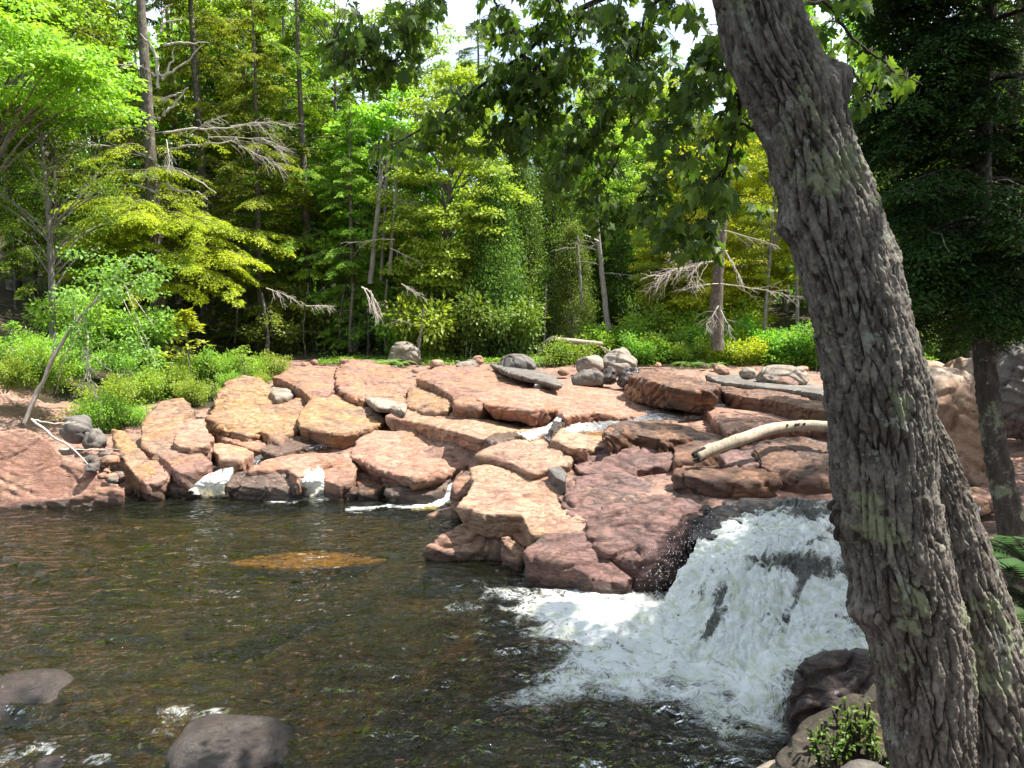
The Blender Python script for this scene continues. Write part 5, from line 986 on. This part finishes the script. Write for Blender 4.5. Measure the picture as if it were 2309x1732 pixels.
def bark(Pc, Wc, Sc, nu, seed, bumps=()):
    T_ = np.gradient(Pc, axis=0); T_ /= np.linalg.norm(T_, axis=1, keepdims=True); U = np.cross(np.array([0, 1., 0]), T_); U /= np.linalg.norm(U, axis=1, keepdims=True); W_ = np.cross(T_, U)
    th = np.arange(nu) / nu * 2 * np.pi; TH, SS = np.meshgrid(th, Sc); Rm = .20
    # noise seamless round the trunk
    cx, cy_ = np.cos(TH) * Rm, np.sin(TH) * Rm
    wu = .30 * fbm(cx * 5, cy_ * 5, SS * 1.6, 2, seed); wv = .9 * vn(cx * 26, cy_ * 26, SS * 1.2, seed + 1)
    per = 28; u = TH / (2 * np.pi) * per + wu + .30 * vn(cx * 20, cy_ * 20, SS * 14, seed + 2); v = SS * 4.6 + wv + 1.3 * vn(cx * 7, cy_ * 7, SS * 1.7, seed + 41)
    f1, f2, idd = worley(u, v, seed, per); e = f2 - f1 + .12 * fbm(cx * 60, cy_ * 60, SS * 26, 3, seed + 11) + .22 * np.clip(vn(cx * 16, cy_ * 16, SS * 6, seed + 12), 0, 1)
    plate = .8 * sst(.05, .18, e) + .2 * sst(.1, .5, e)
    fq = fbm(cx * 24, cy_ * 24, SS * 9, 4, seed + 31) * 2.2; fq = np.floor(fq) + sst(.0, .18, fq - np.floor(fq))
    u2 = TH / (2 * np.pi) * per * 2.3 + 1.3 * wu; f1b, f2b, idb = worley(u2, SS * 22 + wv, seed + 5, round(per * 2.3)) ; fl = sst(0, .12, f2b - f1b + .1 * vn(cx * 90, cy_ * 90, SS * 60, seed + 9))
    d = .018 * (plate - .6) + .006 * (idd - .5) * plate + .0042 * fq * plate + .004 * (idb - .5) * plate + .005 * (fl - .5) * plate + .006 * fbm(cx * 40, cy_ * 40, SS * 22, 4, seed + 6, .65) + .0022 * vn(cx * 160, cy_ * 160, SS * 120, seed + 7)
    d += .012 * fbm(cx * 4, cy_ * 4, SS * 1.6, 2, seed + 8)
    for (a, s, ra, rs, hgt) in bumps:
        da = np.angle(np.exp(1j * (TH - a))); d += hgt * np.exp(-(da / ra) ** 2 - ((SS - s) / rs) ** 2)
    rad = Wc[:, None] + d
    G = Pc[:, None] + rad[..., None] * (np.cos(TH)[..., None] * U[:, None] + np.sin(TH)[..., None] * W_[:, None])
    n = len(Pc); i = np.arange(n - 1)[:, None] * nu; j = np.arange(nu)[None]; j2 = (j + 1) % nu
    Fq = np.stack([i + j, i + j2, i + nu + j2, i + nu + j], -1).reshape(-1, 4)
    return G.reshape(-1, 3), Fq, np.clip(.55 * idd + .45 * idb, 0, 1).ravel(), plate.ravel()
m = M_('maple_bark'); pf = m.pos(); ps = m.pos((1, 1, .35)); idn = m.attr('cell'); 
c = m.mix(idn, (.022, .017, .014), (.14, .122, .105)); c = m.mix(m.ramp(m.noise(ps, 30, 10, .78), [(.44, 0.), (.58, .75)]), c, (.25, .225, .19))
c = m.mix(m.ramp(m.noise(pf, 4, 5, .6), [(.45, 0.), (.65, .5)]), c, (.06, .042, .032))
c = m.mix(m.ramp(m.attr('plate'), [(.0, .85), (.45, 0.)]), c, (.022, .014, .010))
l = m.math('ADD', m.noise(pf, 3.4, 4, .6, .4), m.math('MULTIPLY', m.noise(pf, 30, 8, .75), .35)); c = m.mix(m.ramp(l, [(.76, 0.), (.785, .85)]), c, (.20, .215, .13))
l = m.math('ADD', m.noise(pf, 7.5, 4, .6, .4), m.math('MULTIPLY', m.noise(pf, 60, 8, .75), .35)); c = m.mix(m.ramp(l, [(.80, 0.), (.83, .8)]), c, (.24, .255, .21))
MB = m.end(m.pbr(c, .88, m.bump(m.noise(pf, 70, 10, .8), 1., .008), .25))
V, Fq, cell, ee = bark(Pc, Wc, Sc, 300, 900, [(R(182), float(np.interp(0, [0, 1], [0, 0])) + 0, .5, .1, 0)])
# knots on the silhouette: left burl at py 480, right shoulder at py 215, left bulge at py 1330, loose flakes at py 1150
def s_at(py):
    zt = Pc[:, 2]; k = np.argmin(np.abs([(866 - F * math.tan(math.atan2(CAMZ - z, YT) - PITCH) * -1 if False else 866 + F * math.tan(math.atan2(CAMZ - z, YT) - PITCH)) - py for z in zt])); return Sc[k]
V, Fq, cell, ee = bark(Pc, Wc, Sc, 300, 900, [(R(180), s_at(480), .5, .05, .04), (R(0), s_at(225), .7, .07, .065), (R(190), s_at(1340), .6, .07, .045), (R(200), s_at(1160), .5, .05, .02), (R(235), s_at(250), .3, .05, .02), (R(0), s_at(900), .8, .12, .03), (R(350), s_at(600), .4, .10, .02)])
base = np.array([Pc[0][0], YT, .9])
maple = empty('maple_tree', base, 'big leaning maple with rough plated bark in the right foreground', 'maple tree')
link('trunk', mesh_np('trunk', V - base, Fq, MB, {'cell': cell, 'plate': ee}), maple)
c2 = [(2360,2150,.95),(2290,1900,.95),(2235,1700,.85),(2200,1500,.8),(2160,1330,.7),(2118,1180,.62),(2080,1040,.5),(2045,940,.35),(2010,880,.2)]
w2 = {2150:330,1900:300,1700:250,1500:215,1330:190,1180:160,1040:130,940:100,880:70}
p2 = curve([BP(a, b, YT + .12) for a, b, _ in c2], 420); ww = np.interp(np.linspace(0, 1, 420), np.linspace(0, 1, len(c2)), [w2[b] for a, b, _ in c2]) / F * YT / 2; s2 = np.r_[0, np.cumsum(np.linalg.norm(np.diff(p2, axis=0), axis=1))]
V, Fq, cell, ee = bark(p2, ww, s2, 240, 950)
link('side_stem', mesh_np('side_stem', V - base, Fq, MB, {'cell': cell, 'plate': ee}), maple)
# loose bark flakes curling off the left edge
for (px, py, L, lean_) in [(1886,1165,.06,-.022),(1893,1200,.07,-.018),(1880,1140,.04,-.02),(1862,850,.06,.006),(2074,905,.10,.016)]:
    b = BP(px, py, YT - .02); q = np.linspace(0, 1, 7); P_ = b + np.stack([lean_ * np.sin(q * 2.4), 0 * q, -(q - .5) * L], 1) - base
    S_ = np.array([.003, -.012, 0]); VV = np.stack([P_ - S_, P_ + S_, P_ + S_ + np.array([.006, 0, 0]), P_ - S_ + np.array([.006, 0, 0])], 1).reshape(-1, 3); i = np.arange(6)[:, None] * 4; j = np.arange(4)[None]
    fk = Geo(); fk.add(VV, np.stack([i + j, i + (j + 1) % 4, i + 4 + (j + 1) % 4, i + 4 + j], -1).reshape(-1, 4))
    link('bark_flake', fk.build('bark_flake', MB), maple)

# lobed leaf
half = [(0, 0), (.05, .0), (.30, -.06), (.26, .10), (.50, .28), (.34, .34), (.36, .46), (.16, .46), (.20, .66), (.10, .72), (0, 1.0)]
LFV = np.array([(x, y) for x, y in half] + [(-x, y) for x, y in half[1:-1]][::-1]); nL = len(LFV)
def maple_leaves(g, P, D, N, size, tone):
    n = len(P); D = D / np.linalg.norm(D, axis=1, keepdims=True); N = N - (N * D).sum(1, keepdims=True) * D; N /= np.linalg.norm(N, axis=1, keepdims=True) + 1e-9; Sx = np.cross(D, N)
    fold = rng.uniform(.1, .5, n)[:, None]; curl = rng.uniform(-.1, .35, n)[:, None]; size = np.broadcast_to(size, (n,))
    xy = LFV[None] * (1 + .10 * rng.normal(size=(n, nL, 2))); x, y = xy[..., 0], xy[..., 1]; z = fold * np.abs(x) - curl * y * y - .12 * np.abs(x) ** 2
    Vv = P[:, None] + size[:, None, None] * (x[..., None] * Sx[:, None] + y[..., None] * D[:, None] + z[..., None] * N[:, None])
    Cc = P + size[:, None] * (.30 * D - .3 * 0 * N); V = np.concatenate([Cc[:, None], Vv], 1).reshape(-1, 3)
    i = np.arange(0, nL, 1); tri = np.stack([0 * i, i + 1, (i + 1) % nL + 1, (i + 1) % nL + 1], 1)
    Fq = (tri[None] + (np.arange(n) * (nL + 1))[:, None, None]).reshape(-1, 4)
    g.add(V, Fq[:, :3], np.repeat(np.clip(tone, 0, 1), nL + 1))
BR = [  # (px, py, Y) along each bough, radius
 ([(1720,-60,3.4),(1560,-40,4.0),(1333,9,4.5),(1233,90,4.7),(1179,136,4.8),(1062,222,5.0),(971,289,5.1),(894,325,5.2),(831,335,5.2)], .020),
 ([(1560,-90,3.8),(1150,-60,4.2),(985,-30,4.4),(960,27,4.5),(953,86,4.5),(917,131,4.5),(880,165,4.5),(840,178,4.5)], .013),
 ([(985,-30,4.4),(953,18,4.4),(912,113,4.3),(872,133,4.2),(790,122,4.2),(745,104,4.1)], .008),
 ([(1500,-80,4.0),(1392,0,4.2),(1414,90,4.3),(1419,149,4.3),(1405,199,4.4),(1369,253,4.4),(1328,307,4.5),(1283,353,4.5)], .012),
 ([(1640,-60,3.7),(1478,0,4.1),(1440,70,4.3),(1410,267,4.6),(1369,384,4.7),(1340,480,4.7)], .010),
 ([(1690,60,3.3),(1664,110,3.4),(1660,180,3.6),(1663,271,3.7),(1640,375,3.8),(1618,470,3.8),(1586,552,3.9)], .016),
 ([(1663,271,3.7),(1620,320,3.8),(1580,362,3.9),(1520,420,4.0),(1470,455,4.1)], .009),
 ([(1640,375,3.8),(1600,440,3.9),(1570,500,4.0),(1530,540,4.1)], .006),
 ([(1690,60,3.3),(1640,120,3.6),(1590,200,3.9),(1540,260,4.0),(1500,300,4.2)], .007),
 ([(1663,271,3.7),(1700,290,3.5),(1690,250,3.4)], .008),
 ([(1560,-80,4.2),(1480,40,4.5),(1440,120,4.7),(1400,210,4.9)], .008),
 ([(1233,90,4.7),(1200,190,4.7),(1190,260,4.8),(1160,350,4.8)], .007),
 ([(1100,-60,4.6),(1130,40,4.6),(1180,136,4.8)], .009),
 ([(1760,40,3.3),(1850,10,3.5),(1930,90,3.6),(1990,140,3.7),(2060,170,3.8)], .010),
 ([(1860,170,3.3),(1900,150,3.5),(1960,215,3.7),(2010,235,3.8)], .008),
 ([(1250,-60,4.4),(1280,30,4.5),(1290,110,4.6)], .008),
]
wd = Geo(); paths = []
for pts, r_ in BR:
    q = curve([BP(*p_) for p_ in pts], 60); q[2:-1] += np.cumsum(rng.normal(size=(57, 3)) * .0035, 0); paths.append(q); wd.tube(q - base, np.linspace(r_, .0022, 60), 7, .5, .06)
# clusters (px,py, rx,ry, count)
CLU = [(1160,60,70,70,140),(1230,20,90,50,110),(1300,60,70,60,130),(1380,40,60,60,80),(1440,60,60,70,80),(1500,40,50,60,60),(1180,150,70,60,150),(1130,190,70,50,130),(1250,170,80,60,170),(1330,150,60,60,120),(1400,170,60,60,90),(1470,160,60,60,80),
 (1060,240,60,45,110),(1000,285,55,35,80),(930,315,60,25,60),(870,335,50,18,45),(1120,260,60,50,110),(1190,260,70,50,120),(1260,250,60,50,110),(1330,240,50,50,70),(1050,300,40,30,40),
 (1290,330,40,45,60),(1240,400,30,45,50),(1340,330,50,40,50),(1180,310,40,40,45),(1350,400,40,40,50),(1350,460,24,40,34),(1290,440,30,20,20),(1370,530,14,10,4),(1240,330,40,30,30),
 (850,40,80,45,110),(920,30,50,40,60),(800,90,60,35,70),(860,110,60,40,80),(780,130,45,30,40),(900,150,40,25,30),(1000,5,50,14,16),(640,8,40,10,10),(830,165,50,20,26),
 (1600,60,45,60,50),(1560,130,45,50,45),(1610,150,45,50,50),(1520,220,50,50,50),(1580,230,50,40,45),(1470,260,50,40,40),(1620,300,40,50,50),(1560,330,50,40,45),(1500,370,55,40,50),(1590,400,50,45,60),(1640,420,35,45,45),(1530,440,50,45,65),(1480,470,45,40,50),(1600,490,45,40,55),(1560,540,45,35,50),(1500,520,40,35,40),(1470,420,40,40,35),(1660,250,25,60,30),(1640,200,30,50,25),
 (1900,80,60,60,26),(1980,150,60,50,26),(2040,190,50,40,16),(1950,240,60,40,18),(1870,40,50,40,18),(1830,100,30,60,10)]
g = Geo(); allp = np.concatenate(paths)
def topx(P):
    r = P - np.array([0, 0, CAMZ]); fwd = r[:, 1] * math.cos(PITCH) - r[:, 2] * math.sin(PITCH); upv = r[:, 1] * math.sin(PITCH) + r[:, 2] * math.cos(PITCH)
    return 1154.5 + F * r[:, 0] / fwd, 866 - F * upv / fwd
apx, apy = topx(allp)
for (cx_, cy_, rx_, ry_, n) in CLU:
    k = max(3, n // 6)
    for t_ in range(k):                 # each twig carries a handful of leaves
        px, py = cx_ + rng.normal() * rx_ * .68, cy_ + rng.normal() * ry_ * .68
        d2 = (apx - px) ** 2 + (apy - py) ** 2; j = int(np.argmin(d2 + rng.uniform(0, 300, len(d2)))); s0 = allp[j]; e0 = BP(px, py, s0[1] + rng.normal() * .28)
        q = curve([s0, (s0 + e0) / 2 + np.array([0, 0, .03]), e0], 7); wd.tube(q - base, np.linspace(.0032, .0014, 7), 4)
        m_ = 7 if n > 20 else max(2, n // k); tt = rng.uniform(.45, 1.0, m_); Q = np.stack([np.interp(tt, np.linspace(0, 1, 7), q[:, c_]) for c_ in range(3)], 1)
        dr = rnorm(m_) * np.array([1, 1, .5]) + np.array([-.1, 0, -.95]); dr /= np.linalg.norm(dr, axis=1, keepdims=True); st = Q + dr * rng.uniform(.02, .06, m_)[:, None]
        for a_, b_ in zip(Q, st): wd.tube(np.array([a_, b_]) - base, .0009, 3)
        maple_leaves(g, st - base, dr, rnorm(m_) * .8 + np.array([0, -.3, .7]), rng.uniform(.045, .088, m_), .4 + .3 * rng.normal(size=m_))
link('boughs', wd.build('boughs', BK['dark']), maple)
link('crown', mesh_np('crown', np.concatenate(g.v), np.concatenate(g.f), LF['maple'], {'var': np.concatenate(g.a)}, False), maple)
# the rest of its crown, high over the pool
def canopy(centres, base, per, leaf, sc):
    g, wd = Geo(), Geo()
    for c in centres:
        c = np.array(c) - base; n = per; u = rnorm(n) * rng.random(n)[:, None] ** .4 * np.array([sc, sc, sc * .35])
        leaves(g, c + u, u + .4 * rng.normal(size=(n, 3)), UP + .4 * rng.normal(size=(n, 3)), leaf * rng.uniform(.7, 1.2, n), leaf * .8, np.clip(.4 + .2 * rng.normal(size=n), 0, 1))
    return g, wd
top = Pc[-1]
CN = [(top[0] + rng.uniform(-4.5, 3.8), 3 + rng.uniform(-5.0, 2.5), rng.uniform(8, 12.5)) for _ in range(120)]
g, wd = canopy(CN, base, 110, .16, .95)
for c in CN[::4]: wd.tube(curve([top - base, (top + np.array(c)) / 2 - base + np.array([0, 0, .4]), np.array(c) - base], 8), np.linspace(.06, .01, 8), 5)
link('upper_crown', g.build('upper_crown', LF['maple'], False), maple); link('upper_limbs', wd.build('upper_limbs', BK['dark']), maple)

# slim dark hemlock at the right edge
b = BP(2305, 1330, 5.6); wd, g = Geo(), Geo()
tr = curve([BP(2330,1420,5.6), BP(2290,1230,5.6), BP(2262,1100,5.7), BP(2235,950,5.8), BP(2222,820,5.9), BP(2215,700,6.0), BP(2215,500,6.1), BP(2220,250,6.2), BP(2235,-60,6.3), BP(2260,-700,6.5), BP(2280,-1500,6.8)], 160)
rr = np.interp(np.linspace(0, 1, 160), [0, .2, .4, 1], [.115, .088, .078, .04]); wd.tube(tr - b, rr, 16, .5, .05)
DH = empty('dark_hemlock', b, 'slim hemlock with dark boughs hanging in the shade at the right edge', 'hemlock')
for i in range(170):
    j = rng.integers(78, 158); az = rng.uniform(0, 6.28) if i % 3 else rng.uniform(3.6, 5.6); L = rng.uniform(1.2, 2.6) if j > 95 else rng.uniform(.8, 1.4)
    if math.sin(az) < -.2: L = min(L, rng.uniform(.7, 1.25))
    if math.cos(az) < -.55 and j < 120: L *= .55
    conifer_branch(g, wd, tr[j] - b, az, L, rng.uniform(.3, .6), rng.uniform(-.05, .25), int(26 + 12 * L), int(1900 * L), .04, .45 + .2 * rng.normal(), .10)
link('trunk', wd.build('trunk', BK['darkhem']), DH); link('crown', g.build('crown', LF['hemshade'], False), DH)
# neighbours on the viewer's bank, mostly outside the frame
N1 = plant('hemlock', 'hemlock of the near bank beyond the right edge, its boughs shading the corner', 'hemlock', hemlock(14, .2, 1.8, 3.0, 80, leaf=.10, per=420, tone=.4), 'hem', 'hemshade', (9.8, 8.6, 1.3))
again(N1, 'second near bank hemlock behind the slim dark one', (7.9, 12.6, 1.2), .8, 2.2)
again(N1, 'near bank hemlock standing right of the viewer', (10.5, 1.5, 1.3), 1.0, 4.2)
again(N1, 'near bank hemlock behind the viewer', (3.5, -3.0, 1.3), 1.0, 1.1)
g, wd = canopy([(rng.uniform(-8, 1), rng.uniform(-2.5, 5.5), rng.uniform(8, 13)) for _ in range(90)], np.array([-4., -4, 1.2]), 110, .16, 1.0)
wd.tube([(0, 0, 0), (.2, .3, 5), (.4, 1.5, 10)], [.2, .16, .06], 8); plant('maple_tree', 'maple standing behind the viewer on the left, shading the pool', 'maple tree', (wd, g), 'grey', 'maple', (-4., -4, 1.2))

# weeds on the mossy boulder, fern by the trunk foot
W1 = plant('weed_clump', 'leafy weeds growing on the mossy boulder at the foot of the big trunk', 'weeds', shrub(.13, .15, 300, leaf=.035, tone=.3, stems=12), 'dark', 'cedar', BP(1940, 1640, 3.92), parts=('stem', 'leaves'))
again(W1, 'smaller weed tuft left on the mossy boulder', BP(1870, 1680, 3.84), .8, 1)
again(W1, 'weed tuft nearest the trunk on the mossy boulder', BP(1990, 1690, 3.77), .8, 2)
again(W1, 'green sprig on the black wet rock touching the trunk', BP(1975, 1470, 4.9), .5, 3)
F1 = plant('fern', 'dark green fern at the right edge beside the big trunk', 'fern', fern(.42, 16, .035), 'dark', 'hemshade', BP(2330, 1290, 4.2), parts=('stem', 'leaves'))  # fronds borrow the darker needle colour, the shade of this corner painted in
again(F1, 'lower fern at the right edge under the dark green one', BP(2340, 1400, 3.9), .9, 2)
# driftwood sticks
def stick(label, pts, r): 
    b = at(*pts[0]); wd = Geo(); q = curve([at(*p_) - b for p_ in pts], 14); q += rng.normal(size=q.shape) * .006; wd.tube(q, np.linspace(r, r * .5, 14), 6, .5, .06); tag(link('stick', wd.build('stick', BK['dead']), loc=b), label, 'stick')
stick('long pale stick slanting down the gap at the left', [(72,945,1.2),(120,985,.95),(160,1010,.8),(200,1050,.55)], .022)
stick('thin pale stick lying level across the pebble gap', [(135,1013,.8),(200,1014,.72),(268,1014,.7)], .015)
stick('curved grey stick on the pink bank rock', [(95,1035,.62),(115,1060,.5),(130,1110,.2)], .014)
stick('short pale stick above the pebble gap among the leaves', [(70,945,1.2),(120,955,1.1),(170,952,1.0)], .018)
